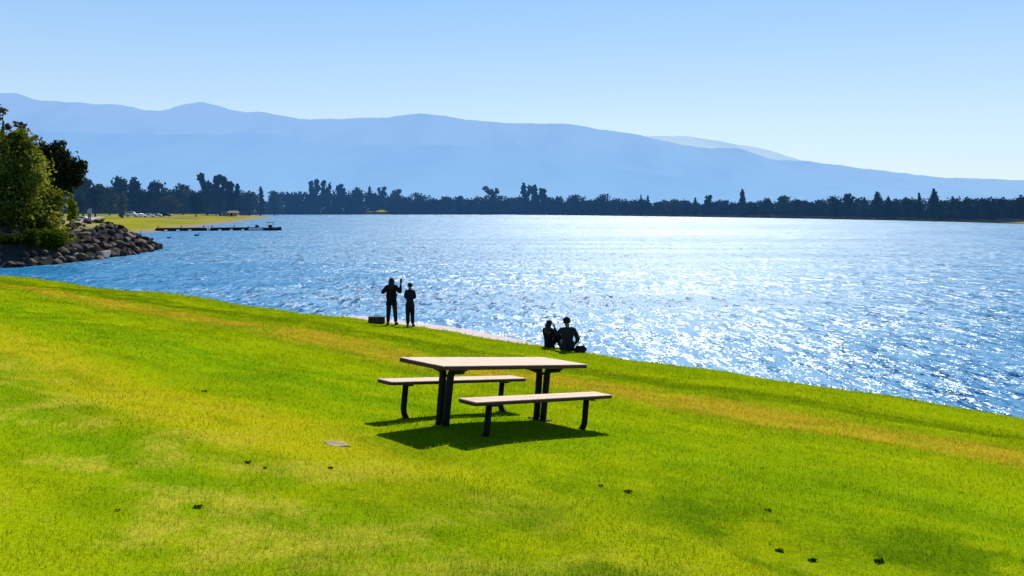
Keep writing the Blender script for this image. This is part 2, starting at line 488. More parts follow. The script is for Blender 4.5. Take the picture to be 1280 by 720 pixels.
# ------------------------------------------------------------------ far shore land
SHORE = [(-160, 52), (-90, 60), (-55, 66), (-44, 68.5), (-42.1, 71.4), (-41.4, 77), (-42.0, 86), (-43.0, 95), (-44.5, 101), (-52, 112), (-66, 128), (-80, 146), (-83, 165), (-79, 178), (-84, 205),
         (-93, 238), (-113, 333), (-141, 454), (-174, 588), (-250, 700), (-242, 800), (-150, 815), (-60, 805), (0, 790), (60, 690), (120, 560), (160, 450), (175, 380), (180, 320), (178, 283), (200, 258), (260, 243), (700, 225)]
POLY = np.array(SHORE + [(9000, 225), (9000, 20000), (-20000, 20000), (-20000, 52)], float)
def shore_dist(x, y):
    """signed distance to the far shore: positive on land"""
    x = np.asarray(x, float); y = np.asarray(y, float)
    best = np.full(x.shape, 1e9); inside = np.zeros(x.shape, bool)
    n = len(POLY)
    for i in range(n):
        ax, ay = POLY[i]; bx, by = POLY[(i + 1) % n]
        ex, ey = bx - ax, by - ay
        tt = np.clip(((x - ax) * ex + (y - ay) * ey) / (ex * ex + ey * ey), 0, 1)
        best = np.minimum(best, np.hypot(x - ax - tt * ex, y - ay - tt * ey))
        c = ((ay > y) != (by > y)) & (x < ex * (y - ay) / (ey + 1e-12) + ax)
        inside ^= c
    return np.where(inside, best, -best)
def far_z(x, y):
    d = shore_dist(x, y)
    x = np.asarray(x, float); y = np.asarray(y, float)
    rocky = np.clip((150 - y) / 25, 0, 1) * np.clip((-20 - x) / 10, 0, 1)
    zr = np.where(d > 0, np.minimum(3.3, d * .55), d * .5)
    beach = np.clip((1500 - y), 0, 1)
    zb = np.where(d > 0, np.minimum(d * .05, 2.2) + np.clip(d - 44, 0, 60) * .012, d * .05)
    bank = np.exp(-((x + 138) / 16) ** 2) * (y > 700) * (y < 900) * np.clip(d / 6, 0, 1)
    zb = zb + bank * 3.6
    z = rocky * zr + (1 - rocky) * zb
    return np.clip(z, -1.5, 6)
def fz(x, y): return float(far_z(np.array([x]), np.array([y]))[0])

def make_land_mat():
    m, t, out = new_mat('far_shore_ground')
    g = t.new('ShaderNodeNewGeometry'); P = g.outputs['Position']
    sx = t.new('ShaderNodeSeparateXYZ'); t.link(P, sx.inputs[0])
    mp = t.new('ShaderNodeMapping'); mp.inputs['Scale'].default_value = (.05, .012, 0); t.link(P, mp.inputs[0])
    n = t.noise(mp.outputs[0], 1.0, 4, .6)
    grass = t.ramp(n, [(.38, (.27, .27, .010)), (.52, (.40, .36, .010)), (.64, (.40, .30, .06))])
    n2 = t.noise(P, .6, 4, .6)
    grass = t.mix(t.math('MULTIPLY', n2, .4), grass, (.16, .21, .01))
    soil = t.ramp(t.noise(P, .8, 4, .6), [(.3, (.03, .022, .015)), (.7, (.075, .055, .038))])
    sand = (.34, .28, .18)
    near = t.smooth(sx.outputs[1], 118, 150)
    c = t.mix(near, t.mix(t.smooth(sx.outputs[2], 2.6, 3.2), soil, (.34, .31, .10)), grass)
    c = t.mix(t.math('MULTIPLY', t.smooth(sx.outputs[2], .42, .18), near), c, sand)
    wood = t.math('MAXIMUM', t.smooth(sx.outputs[0], -60, -30), t.smooth(sx.outputs[1], 640, 720))
    wood = t.math('MULTIPLY', wood, t.smooth(sx.outputs[2], 2.75, 2.35))
    wood = t.math('MULTIPLY', wood, t.math('SUBTRACT', 1.0, t.math('MULTIPLY', t.smooth(sx.outputs[0], 176, 186), t.smooth(sx.outputs[1], 300, 288))))
    c = t.mix(wood, c, (.022, .028, .02))
    d = t.new('ShaderNodeBsdfDiffuse'); t.link(c, d.inputs[0])
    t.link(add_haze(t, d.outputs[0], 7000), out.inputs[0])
    return m
M['land'] = make_land_mat()
def build_land():
    angs = np.concatenate([np.linspace(-75, -38, 60)[:-1], np.linspace(-38, 38, 420), np.linspace(38, 75, 60)[1:]]) * math.pi / 180
    rs = np.concatenate([np.geomspace(52, 1100, 230), np.geomspace(1150, 12000, 16)])
    A, Q = np.meshgrid(angs, rs, indexing='ij')
    x = np.sin(A) * Q; y = np.cos(A) * Q
    z = far_z(x, y)
    z = np.where(Q > 1100, 4.0, z)
    me = np_mesh('far_shore_land', np.stack([x, y, z], -1).reshape(-1, 3), grid_faces(len(angs), len(rs)), True)
    o = link('far_shore_land', me, M['land']); tag(o, kind='structure')
build_land()

# ------------------------------------------------------------------ mountains
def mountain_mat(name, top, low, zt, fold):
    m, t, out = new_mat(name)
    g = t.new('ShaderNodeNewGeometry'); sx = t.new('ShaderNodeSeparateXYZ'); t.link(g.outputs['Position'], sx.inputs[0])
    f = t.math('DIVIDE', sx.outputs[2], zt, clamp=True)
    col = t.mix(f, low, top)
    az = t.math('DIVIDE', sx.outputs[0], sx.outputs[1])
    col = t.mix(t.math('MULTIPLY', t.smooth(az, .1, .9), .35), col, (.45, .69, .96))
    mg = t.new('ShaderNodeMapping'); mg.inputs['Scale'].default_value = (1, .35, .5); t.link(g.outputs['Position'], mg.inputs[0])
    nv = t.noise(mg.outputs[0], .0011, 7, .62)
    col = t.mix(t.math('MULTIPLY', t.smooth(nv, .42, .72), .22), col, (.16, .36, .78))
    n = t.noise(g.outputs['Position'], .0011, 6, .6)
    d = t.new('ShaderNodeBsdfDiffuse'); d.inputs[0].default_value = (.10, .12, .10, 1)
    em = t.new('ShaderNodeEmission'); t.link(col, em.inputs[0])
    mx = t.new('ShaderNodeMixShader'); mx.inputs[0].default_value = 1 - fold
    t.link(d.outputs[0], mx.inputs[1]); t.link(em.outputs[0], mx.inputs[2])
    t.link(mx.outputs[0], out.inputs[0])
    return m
def ridge(name, pts, D, mat, depth, rough, seed):
    px = np.array([p[0] for p in pts], float); py = np.array([p[1] for p in pts], float)
    us = np.arange(px[0], px[-1], 2.0)
    sky_y = np.interp(us, px, py)
    k = np.ones(5) / 5; pad = np.pad(sky_y, 2, mode='edge'); sky_y = np.convolve(pad, k, 'valid') + np.array([mnoise.fractal(Vector((u / 26, seed, 0)), .8, 2.0, 4) for u in us]) * 1.1
    vs = np.linspace(0, 1, 26)
    V = np.zeros((len(us), len(vs), 3))
    for i, u in enumerate(us):
        H = (262 - sky_y[i]) / 1000 * D + EYE
        for j, v in enumerate(vs):
            y = D - depth * (1 - v)
            x = (u - 640) / 1000 * D
            n = mnoise.fractal(Vector((x / 1500 + seed, y / 1500, 0)), 1.0, 2.0, 5)
            n2 = mnoise.fractal(Vector((x / 350 + seed, y / 500, 3)), 1.0, 2.0, 4)
            z = H * (v ** 1.15) + (n * 260 * v * (1 - v) * 2.0) + n2 * rough * (v if v < 1 else 1)
            V[i, j] = (x, y + n * 300 * (1 - v), max(z, -5) if v > 0 else -20)
    # back slope
    B = V[:, -1:, :].copy(); B[:, :, 1] += depth * .8; B[:, :, 2] = -20
    V = np.concatenate([V, B], 1)
    o = link(name, np_mesh(name, V.reshape(-1, 3), grid_faces(len(us), len(vs) + 1), True), mat)
    tag(o, kind='structure')
MAIN = [(-260, 130), (-120, 122), (-60, 112), (0, 116), (15, 115), (45, 125), (90, 128), (150, 131), (185, 138), (200, 139), (235, 129), (250, 127), (265, 130), (290, 138), (340, 142), (380, 149.5), (430, 148), (480, 147), (510, 143), (530, 142), (555, 145), (580, 149), (610, 152), (640, 154), (715, 155), (740, 160), (790, 167), (810, 172), (840, 178), (870, 184), (900, 186), (925, 185), (945, 192), (965, 200), (1010, 201), (1050, 207), (1100, 213), (1150, 219), (1180, 222), (1250, 224), (1280, 227), (1420, 236), (1560, 240)]
FARR = [(560, 215), (700, 185), (770, 168), (800, 170), (860, 170), (900, 177), (940, 183), (960, 187), (985, 195), (1010, 204), (1100, 225), (1200, 245)]
LOWR = [(-260, 160), (-60, 160), (100, 166), (200, 168), (340, 167), (380, 176), (430, 182), (560, 181), (620, 186), (680, 194), (740, 206), (800, 216), (900, 226), (1280, 246), (1560, 250)]
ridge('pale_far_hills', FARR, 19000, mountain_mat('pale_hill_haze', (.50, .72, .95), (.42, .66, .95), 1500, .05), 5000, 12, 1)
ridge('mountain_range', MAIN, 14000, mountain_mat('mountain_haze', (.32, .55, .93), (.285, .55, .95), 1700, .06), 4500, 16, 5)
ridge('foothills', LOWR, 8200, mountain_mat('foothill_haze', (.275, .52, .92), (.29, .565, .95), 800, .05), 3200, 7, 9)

# ------------------------------------------------------------------ trees
def leaf_quads(centers, size, flat=0.0, r=rng):
    n = len(centers)
    a = r.normal(size=(n, 3)); a /= np.linalg.norm(a, axis=1)[:, None]
    b = r.normal(size=(n, 3)); b -= a * (a * b).sum(1)[:, None]; b /= np.linalg.norm(b, axis=1)[:, None]
    sz = size * (0.6 + .8 * r.random(n))
    a = a * sz[:, None] * .5; b = b * sz[:, None] * .36
    V = np.stack([centers - a, centers + b, centers + a, centers - b], 1)
    return V.reshape(-1, 3)
def blob_points(blobs, n, r=rng):
    """points scattered through ellipsoid blobs (cx,cy,cz,rx,ry,rz), denser to the outside"""
    blobs = np.array(blobs, float)
    vol = (blobs[:, 3] * blobs[:, 4] * blobs[:, 5]) ** .75
    idx = r.choice(len(blobs), n, p=vol / vol.sum())
    d = r.normal(size=(n, 3)); d /= np.linalg.norm(d, axis=1)[:, None]
    rad = r.random(n) ** .42 * (1 + .18 * r.normal(size=n))
    return blobs[idx, :3] + d * rad[:, None] * blobs[idx, 3:6]
def crown_mesh(name, blobs, n, size, r=rng):
    V = leaf_quads(blob_points(blobs, n, r), size, r=r)
    return np_mesh(name, V, np.arange(len(V)).reshape(-1, 4))
def trunk_mesh(name, h, r0, limbs, tops):
    bm = bmesh.new()
    lean = random.uniform(-.03, .03) * h
    add_tube(bm, [(0, 0, -.3), (0, 0, h * .15), (lean * .5, 0, h * .5), (lean, 0, h)], [r0 * 1.3, r0, r0 * .75, r0 * .4], 8)
    for (x, y, z) in tops[:limbs]:
        zz = min(z * .6, h * .7)
        add_tube(bm, [(lean * zz / h * .7, 0, zz), (x * .5, y * .5, (zz + z) / 2 + .03 * h), (x, y, z)], [r0 * .5, r0 * .32, r0 * .12], 6)
    return bm_mesh(name, bm, True)

def blobs_for(kind, h, w_, r):
    """crown blobs for a tree of height h and crown width w_"""
    B = []
    if kind == 'dome':
        for k in range(16):
            a = r.uniform(0, 6.28); q = r.random() ** .5; zz = r.random()
            rad = w_ * .5 * (1 - .55 * zz ** 2)
            B.append((math.cos(a) * rad * q * .75, math.sin(a) * rad * q * .75, h * (.22 + .62 * zz), w_ * .22, w_ * .22, h * .14))
        B.append((0, 0, h * .5, w_ * .36, w_ * .36, h * .34))
    elif kind == 'airy':
        for k in range(11):
            a = r.uniform(0, 6.28); q = r.random() ** .5
            zz = r.uniform(.3, 1)
            B.append((math.cos(a) * w_ * .4 * q, math.sin(a) * w_ * .4 * q, h * (.34 + .58 * zz), w_ * r.uniform(.10, .20), w_ * .17, h * r.uniform(.05, .09)))
        for b in list(B):
            B.append((b[0] * .8, b[1] * .8, b[2] - h * .10, w_ * .09, w_ * .09, h * .09))
            B.append((b[0] * 1.1, b[1] * 1.1, b[2] - h * .03, w_ * .15, w_ * .15, h * .06))
        B.append((0, 0, h * .4, w_ * .34, w_ * .34, h * .24))
    elif kind == 'column':
        for k in range(9):
            zz = k / 8
            rad = w_ * .5 * (math.sin(math.pi * (zz * .8 + .12)) ** .7)
            B.append((r.normal() * w_ * .06, r.normal() * w_ * .06, h * (.1 + .83 * zz), rad, rad, h * .08))
    elif kind == 'pine':
        for k in range(12):
            zz = k / 11
            rad = w_ * .5 * (1 - zz * .85) * r.uniform(.75, 1.2)
            a = r.uniform(0, 6.28)
            B.append((math.cos(a) * rad * .3, math.sin(a) * rad * .3, h * (.18 + .76 * zz), rad, rad, h * .045))
    elif kind == 'umbrella':
        for k in range(12):
            a = r.uniform(0, 6.28); q = r.random() ** .5
            B.append((math.cos(a) * w_ * .38 * q, math.sin(a) * w_ * .38 * q, h * (.80 + .12 * (1 - q)), w_ * .17, w_ * .17, h * .07))
        B.append((0, 0, h * .4, w_ * .28, w_ * .28, h * .25))
    return B

def far_tree(px, top, wpx, d, kind, leaf, label, group='trees along the far shore', name='tree', n=800):
    x = (px - 640) / 1000 * d
    zb = fz(x, d)
    h = (262 - top) / 1000 * d + EYE - zb
    wd = wpx / 1000 * d
    r = np.random.default_rng(int(px * 13 + top))
    B = blobs_for(kind, h, wd, r)
    root = empty(name, (x, d, zb), 0, label, 'tree', group)
    link('trunk', trunk_mesh('trunk', h * .8, h * .022, 4, [b[:3] for b in B]), M['barkfar'], root)
    link('crown', crown_mesh('crown', B, n, max(h * .085, d * .0022), r), M[leaf], root)
    return root

PARK = [  # px, top, width, distance, kind, leaf, label
    (104, 220, 30, 330, 'dome', 'leaf_dark', 'dark round tree just right of the brown-crowned tree on the rocky point'),
    (119, 228, 46, 300, 'dome', 'leaf_olive', 'broad grey-green domed tree behind the person on the rocks'),
    (150, 218, 24, 400, 'dome', 'leaf_dark', 'tall dark rounded tree left of the pale drooping tree in the park'),
    (168, 221, 18, 410, 'column', 'leaf_dark', 'narrow dark pointed tree behind the parked white vehicles'),
    (153, 241, 12, 290, 'column', 'leaf_pale', 'pale green drooping tree beside the park road'),
    (198, 223, 40, 420, 'dome', 'leaf_dark', 'wide dark tree with flat top above the parked white vehicles'),
    (229, 227, 34, 440, 'dome', 'leaf_dark', 'dense black-green round tree above the middle of the grassy spit'),
    (259, 215, 20, 470, 'airy', 'leaf_dark', 'tallest airy tree with sparse tufted top above the jetty'),
    (275, 217, 18, 475, 'airy', 'leaf_blue', 'tall see-through tree second from left in the tufted trio above the jetty'),
    (290, 224, 16, 480, 'airy', 'leaf_blue', 'lower tufted tree rightmost in the tufted trio above the jetty'),
    (245, 240, 26, 400, 'dome', 'leaf_dark', 'squat dark tree under the tufted trio by the grass'),
    (312, 236, 26, 560, 'dome', 'leaf_blue', 'grey-green rounded tree above the far tip of the grassy spit'),
    (326, 232, 14, 600, 'pine', 'leaf_dark', 'small pointed dark tree above the right end of the jetty'),
    (343, 236, 22, 700, 'dome', 'leaf_blue', 'blue-green tree where the grassy spit ends at the water'),
    (180, 238, 30, 380, 'dome', 'leaf_dark', 'low dark tree directly behind the parked white vehicles'),
    (137, 232, 26, 360, 'dome', 'leaf_dark', 'shadowy round tree behind the pale drooping tree'),
    (212, 240, 28, 390, 'dome', 'leaf_olive', 'low olive tree at the middle of the grassy spit'),
    (270, 240, 26, 480, 'dome', 'leaf_olive', 'low grey-olive tree behind the small park shelter'),
    (293, 243, 26, 500, 'dome', 'leaf_dark', 'low dark tree right of the small park shelter'),
    (98, 238, 22, 290, 'dome', 'leaf_dark', 'low dark tree behind the lime green young tree'),
]
FAR = [
    (365, 240, 26, 820, 'dome', 'leaf_dark', 'low rounded tree first right of the gap beyond the grassy spit'),
    (392, 221, 15, 830, 'airy', 'leaf_dark', 'tall tufted tree left of the pair that stands above the far tree line'),
    (407, 222, 15, 835, 'airy', 'leaf_dark', 'tall tufted tree right of the pair that stands above the far tree line'),
    (425, 227, 14, 830, 'airy', 'leaf_blue', 'airy tree just right of the tall tufted pair'),
    (447, 231, 18, 846, 'dome', 'leaf_dark', 'dark upright tree above the small grassy far bank'),
    (462, 231, 12, 848, 'pine', 'leaf_blue', 'pointed tree above the centre of the small grassy far bank'),
    (477, 232, 13, 848, 'airy', 'leaf_blue', 'feathery tree above the right end of the small grassy far bank'),
    (494, 235, 18, 846, 'airy', 'leaf_blue', 'thin feathery tree just right of the small grassy far bank'),
    (525, 239, 40, 830, 'dome', 'leaf_blue', 'wide smooth domed tree above the two standing people'),
    (557, 244, 16, 825, 'dome', 'leaf_dark', 'small round tree right of the wide smooth dome'),
    (575, 244, 18, 820, 'dome', 'leaf_blue', 'second small round tree right of the wide smooth dome'),
    (617, 230, 24, 815, 'airy', 'leaf_dark', 'round-topped tree standing alone above the far tree line'),
    (657, 228, 15, 790, 'airy', 'leaf_dark', 'left stem of the tall dark clump above the far shore centre'),
    (668, 229, 14, 785, 'airy', 'leaf_dark', 'middle stem of the tall dark clump above the far shore centre'),
    (679, 231, 11, 780, 'airy', 'leaf_dark', 'right stem of the tall dark clump above the far shore centre'),
    (697, 245, 14, 760, 'dome', 'leaf_dark', 'low tree tucked right of the tall dark clump'),
    (721, 241, 30, 720, 'dome', 'leaf_dark', 'broad lumpy tree above the seated man'),
    (755, 240, 20, 680, 'dome', 'leaf_dark', 'dark domed tree right of the broad lumpy one'),
    (780, 248, 26, 650, 'dome', 'leaf_olive', 'low brownish tree where the far hills start behind'),
    (801, 243, 9, 640, 'pine', 'leaf_dark', 'left of two little peaks in the low part of the tree line'),
    (810, 244, 9, 635, 'pine', 'leaf_dark', 'right of two little peaks in the low part of the tree line'),
    (840, 249, 30, 600, 'dome', 'leaf_olive', 'low wide olive tree left of the twin bumps'),
    (869, 245, 10, 570, 'pine', 'leaf_dark', 'left of the twin bumps before the narrow cypress'),
    (886, 243, 14, 555, 'airy', 'leaf_dark', 'right of the twin bumps before the narrow cypress'),
    (928, 236, 7, 530, 'column', 'leaf_dark', 'narrow cypress rising alone above the low tree line'),
    (958, 246, 14, 500, 'dome', 'leaf_dark', 'round tree between the narrow cypress and the big dome'),
    (980, 242, 24, 480, 'dome', 'leaf_dark', 'big dark dome before the dip in the right tree line'),
    (997, 247, 14, 470, 'dome', 'leaf_olive', 'low olive tree on the left side of the dip in the tree line'),
    (1044, 241, 30, 430, 'dome', 'leaf_dark', 'broad dark tree just after the dip in the right tree line'),
    (1060, 240, 14, 425, 'airy', 'leaf_dark', 'ragged-topped tree joined to the broad one after the dip'),
    (1080, 246, 16, 410, 'pine', 'leaf_blue', 'short conifer left of the blunt column tree'),
    (1096, 239, 10, 400, 'column', 'leaf_dark', 'blunt column tree standing out in the right tree line'),
    (1111, 244, 15, 395, 'pine', 'leaf_dark', 'conifer just right of the blunt column tree'),
    (1135, 245, 18, 380, 'dome', 'leaf_blue', 'rounded conifer between the blunt column and the tallest right tree'),
    (1149, 240, 7, 370, 'pine', 'leaf_dark', 'slender spike left of the tallest tree on the right shore'),
    (1167, 236, 11, 360, 'column', 'leaf_dark', 'tallest tree on the right shore, double-topped and dark'),
    (1190, 245, 17, 350, 'pine', 'leaf_dark', 'dark conifer right of the tallest right tree'),
    (1210, 243, 14, 345, 'dome', 'leaf_dark', 'knob-headed tree near the right end of the far shore'),
    (1232, 246, 20, 335, 'dome', 'leaf_dark', 'broad tree left of the grassy corner at the far right'),
    (1252, 245, 16, 325, 'dome', 'leaf_blue', 'rounded tree above the grassy corner at the far right'),
    (1277, 242, 18, 320, 'dome', 'leaf_dark', 'last tall tree at the right edge behind the grassy corner'),
]
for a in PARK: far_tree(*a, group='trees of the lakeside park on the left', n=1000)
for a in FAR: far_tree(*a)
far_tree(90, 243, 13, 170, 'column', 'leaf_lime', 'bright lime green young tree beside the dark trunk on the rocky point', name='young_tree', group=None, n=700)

# the wood that fills the band between the trees: one uncountable mass
def build_wood():
    Vs = []; Bs = []
    tops = [(-200, 222), (60, 232), (100, 236), (345, 240), (440, 240), (520, 246), (600, 247), (700, 247), (800, 251), (920, 251), (1015, 252), (1040, 249), (1280, 248), (1500, 246)]
    dist = [(-200, 420), (100, 420), (200, 470), (300, 560), (345, 780), (600, 820), (650, 800), (730, 725), (860, 600), (1000, 485), (1110, 410), (1200, 350), (1290, 325), (1500, 300)]
    px = -190.0
    while px < 1490:
        for row in range(3):
            q = px + random.uniform(-6, 6)
            d = np.interp(q, *zip(*dist)) * (1.0 + .035 * row) + random.uniform(0, 12)
            x = (q - 640) / 1000 * d
            sdv = float(shore_dist(np.array([x]), np.array([d]))[0])
            if sdv < 3: continue
            if 443 < q < 498 and d < 842: d = 842 + random.uniform(0, 14); x = (q - 640) / 1000 * d     # behind the grassy bank
            zb = fz(x, d)
            top = np.interp(q, *zip(*tops)) + random.uniform(-2.5, 4.5) + (3 if row == 0 else 0)
            h = max(3.0, (262 - top) / 1000 * d + EYE - zb)
            wd = random.uniform(.7, 1.1) * h
            B = [(x + random.gauss(0, wd * .2), d + random.gauss(0, wd * .2), zb + h * f, wd * .33, wd * .33, h * .2) for f in (.04, .18, .34, .5, .66, .8)]
            Bs.append((B, h, d))
        px += 6.5
    for B, h, d in Bs:
        Vs.append(leaf_quads(blob_points(B, 330), max(h * .11, d * .0024)))
    V = np.concatenate(Vs)
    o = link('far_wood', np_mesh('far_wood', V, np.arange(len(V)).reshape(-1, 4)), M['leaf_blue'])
    tag(o, 'dark continuous wood along the far lake shore', 'woodland', kind='stuff')
build_wood()

# ------------------------------------------------------------------ rocky point: trees
def near_tree(name, base, blobs, n, size, mat, label, limbs=6, r0=.3, h=None, extra=None):
    root = empty(name, base, 0, label, 'tree')
    hh = h or max(b[2] for b in blobs)
    link('trunk', trunk_mesh('trunk', hh * .85, r0, limbs, [b[:3] for b in blobs]), M['bark'], root)
    V = leaf_quads(blob_points(blobs, n), size)
    link('crown', np_mesh('crown', V, np.arange(len(V)).reshape(-1, 4)), M[mat], root)
    return root
def P(px, py, d): return ((px - 640) / 1000 * d, d, EYE + (262 - py) / 1000 * d)
def px_blobs(base, items, d, jit=1.5):
    """blobs listed as (px, py, rx px, ry px) on the tree standing at distance d"""
    out = []
    for (px, py, rx, ry) in items:
        x, y, z = P(px, py, d)
        out.append((x - base[0], random.uniform(-jit, jit), z - base[2], rx / 1000 * d, rx / 1000 * d * 1.1, ry / 1000 * d))
    return out
d = 78
b = ((18 - 640) / 1000 * d, d, fz((18 - 640) / 1000 * d, d))
near_tree('willow_tree', b, px_blobs(b, [(20, 185, 20, 16), (-5, 175, 18, 16), (38, 200, 14, 12), (-30, 190, 24, 18), (45, 222, 15, 16), (20, 225, 26, 20), (-10, 225, 26, 22), (52, 250, 15, 16), (30, 262, 24, 20), (0, 270, 26, 22), (58, 280, 14, 16), (38, 296, 20, 18), (8, 302, 22, 16), (62, 300, 12, 12), (-30, 250, 24, 26), (-30, 290, 24, 24), (-60, 230, 26, 30), (30, 172, 9, 7), (10, 165, 8, 6), (-10, 315, 20, 12), (20, 318, 20, 12), (48, 314, 18, 14), (66, 316, 9, 10), (15, 215, 36, 34), (15, 265, 46, 36), (25, 300, 42, 22)], d, 2.2), 70000, .30, 'leaf_willow',
          'large yellow-green willow covering the left end of the rocky point', 9, .38)
d = 86
b = ((2 - 640) / 1000 * d, d, fz((2 - 640) / 1000 * d, d))
near_tree('spindly_tree', b, px_blobs(b, [(2, 128, 5, 6), (8, 140, 6, 5), (0, 150, 9, 7), (10, 158, 5, 4), (24, 155, 8, 4), (33, 162, 6, 4), (-12, 138, 10, 10), (-20, 160, 14, 10), (15, 172, 16, 8), (42, 172, 6, 4), (-30, 180, 20, 20)], d), 1900, .34, 'leaf_black',
          'spindly sparse tree rising above the willow at the left edge', 9, .2)
d = 98
b = ((72 - 640) / 1000 * d, d, fz((72 - 640) / 1000 * d, d))
near_tree('broadleaf_tree', b, px_blobs(b, [(62, 190, 9, 12), (75, 186, 9, 9), (86, 195, 9, 8), (94, 208, 7, 10), (70, 208, 16, 16), (86, 220, 12, 13), (66, 228, 16, 14), (82, 236, 11, 9), (52, 200, 9, 14), (55, 226, 12, 14), (92, 228, 6, 6), (74, 178, 4, 3), (60, 245, 12, 8), (76, 212, 20, 20), (70, 225, 18, 16)], d), 14000, .33, 'leaf_black',
          'dark brown-green round tree between the willow and the lime young tree', 7, .28)
d = 92
b = ((75 - 640) / 1000 * d, d, fz((75 - 640) / 1000 * d, d))
near_tree('shore_tree', b, px_blobs(b, [(72, 255, 9, 12), (64, 262, 12, 14), (78, 268, 7, 10), (70, 280, 10, 9), (60, 285, 12, 10)], d), 2600, .36, 'leaf_shrub',
          'small mid-green tree under the dark round tree', 4, .13)
for i, (px, py, d, wpx, hpx, lab) in enumerate([(20, 327, 72.5, 40, 22, 'low dark green shrub at the waterline under the willow'),
                                              (66, 322, 76, 22, 26, 'bright green shrub spilling over the rocks right of the willow'),
                                              (-40, 327, 72, 46, 24, 'low shrub at the far left of the rocky point'),
                                              (45, 308, 78, 34, 26, 'rounded yellow-green shrub in front of the willow')]):
    x, y, _ = P(px, py, d); zb = max(fz(x, y), .2)
    B = [(random.uniform(-.4, .4) * wpx / 1000 * d, random.uniform(-1, 1), random.uniform(.2, .8) * hpx / 1000 * d, wpx / 1000 * d * .24, 1.0, hpx / 1000 * d * .28) for k in range(9)]
    o = empty('shrub', (x, y, zb), 0, lab, 'shrub', 'shrubs on the rocky point')
    V = leaf_quads(blob_points(B, 1500), .30)
    link('foliage', np_mesh('foliage', V, np.arange(len(V)).reshape(-1, 4)), M['leaf_shrub'], o)
    bm = bmesh.new()
    for bb in B[:6]: add_tube(bm, [(bb[0] * .2, bb[1] * .2, -.1), (bb[0] * .7, bb[1] * .7, bb[2] * .6), bb[:3]], [.04, .03, .012], 5)
    link('stem', bm_mesh('stem', bm), M['bark'], o)

# ------------------------------------------------------------------ boulders
def rock_mat(name, c1, c2):
    m, t, out = new_mat(name)
    p = t.new('ShaderNodeBsdfPrincipled'); tc = t.new('ShaderNodeTexCoord'); oi = t.new('ShaderNodeObjectInfo')
    n = t.noise(tc.outputs['Object'], 2.2, 6, .65)
    f = t.math('ADD', n, t.math('MULTIPLY', t.math('SUBTRACT', oi.outputs['Random'], .5), .7))
    t.link(t.ramp(f, [(.2, c1), (.8, c2)]), p.inputs['Base Color']); p.inputs['Roughness'].default_value = .85
    b = t.new('ShaderNodeBump'); b.inputs['Strength'].default_value = .6; b.inputs['Distance'].default_value = .08
    t.link(t.noise(tc.outputs['Object'], 7, 6, .7), b.inputs['Height']); t.link(b.outputs[0], p.inputs['Normal'])
    t.link(p.outputs[0], out.inputs[0]); return m
M['rock'] = rock_mat('grey_brown_rock', (.018, .011, .007), (.16, .105, .066))
M['rockpale'] = rock_mat('pale_rock', (.30, .26, .20), (.50, .45, .38))
def rock_mesh(seed):
    r = random.Random(seed); bm = bmesh.new()
    for k in range(15):
        v = Vector((r.gauss(0, 1), r.gauss(0, 1), r.gauss(0, 1))).normalized()
        bm.verts.new((v.x * .62 * r.uniform(.8, 1.15), v.y * .5 * r.uniform(.8, 1.15), v.z * .42 * r.uniform(.8, 1.1)))
    res = bmesh.ops.convex_hull(bm, input=bm.verts[:])
    dead = list({g for g in res['geom_interior'] + res['geom_unused'] if isinstance(g, bmesh.types.BMVert)})
    if dead: bmesh.ops.delete(bm, geom=dead, context='VERTS')
    bmesh.ops.bevel(bm, geom=bm.edges[:], offset=.05, segments=1, affect='EDGES')
    return bm_mesh('boulder', bm)
ROCKS = [rock_mesh(k) for k in range(9)]
for me in ROCKS: me.materials.append(M['rock'])
first = True
seg = [np.array(p) for p in SHORE[2:11]]
def rock_at(x, y, z, sz, label, group, mat=None):
    me = ROCKS[random.randrange(len(ROCKS))]
    o = bpy.data.objects.new('boulder', me); C.objects.link(o)
    o.location = (x, y, z); o.scale = (sz * random.uniform(.85, 1.2), sz * random.uniform(.85, 1.2), sz * random.uniform(.8, 1.1))
    o.rotation_euler = (random.uniform(-.5, .5), random.uniform(-.5, .5), random.uniform(0, 6.28))
    if mat:
        o.data = me.copy(); o.data.materials.clear(); o.data.materials.append(mat)
    return tag(o, label, 'boulder', group)
cnt = 0
for a, b_ in zip(seg[:-1], seg[1:]):
    L = np.linalg.norm(b_ - a); tdir = (b_ - a) / L; nrm = np.array([-tdir[1], tdir[0]])
    for off, step, sz in ((.1, 1.15, 1.15), (1.3, 1.2, 1.3), (2.6, 1.25, 1.3), (3.9, 1.35, 1.25), (5.2, 1.6, 1.1), (6.6, 2.1, .95)):
        if a[1] > 111 and off > 3: continue
        n = max(1, int(L / step))
        for k in range(n):
            if cnt >= 288: break
            p = a + tdir * L * ((k + random.random() * .8) / n) + nrm * (off + random.uniform(-.35, .35))
            dd = float(shore_dist(np.array([p[0]]), np.array([p[1]]))[0])
            if dd < -.6: continue
            z = fz(p[0], p[1]) + .12 * sz + random.uniform(0, .25)
            rock_at(p[0], p[1], z, sz * random.uniform(.45, 1.15), 'grey-brown angular boulder piled on the rocky point by the water', 'boulders of the rocky point')
            cnt += 1
for (px, py, d, sz, lab) in [(94, 291, 86, 1.5, 'pale tan boulder near the top of the rock pile'), (97, 324, 78, 1.5, 'upright pale boulder at the waterline below the rock pile'),
                             (17, 327, 71, 1.3, 'pale boulder at the waterline under the willow'), (130, 318, 82, 1.2, 'light grey boulder at the middle of the waterline')]:
    x, y, z = P(px, py, d)
    rock_at(x, y, z, sz, lab, None, M['rockpale'])
for (px, py, d, sz, lab) in [(192, 308, 104, 1.5, 'dark wet boulder at the very tip of the rocky point'), (183, 311, 101, 1.3, 'low dark boulder just left of the point tip')]:
    x, y, z = P(px, py, d); rock_at(x, y, .25, sz, lab, None)

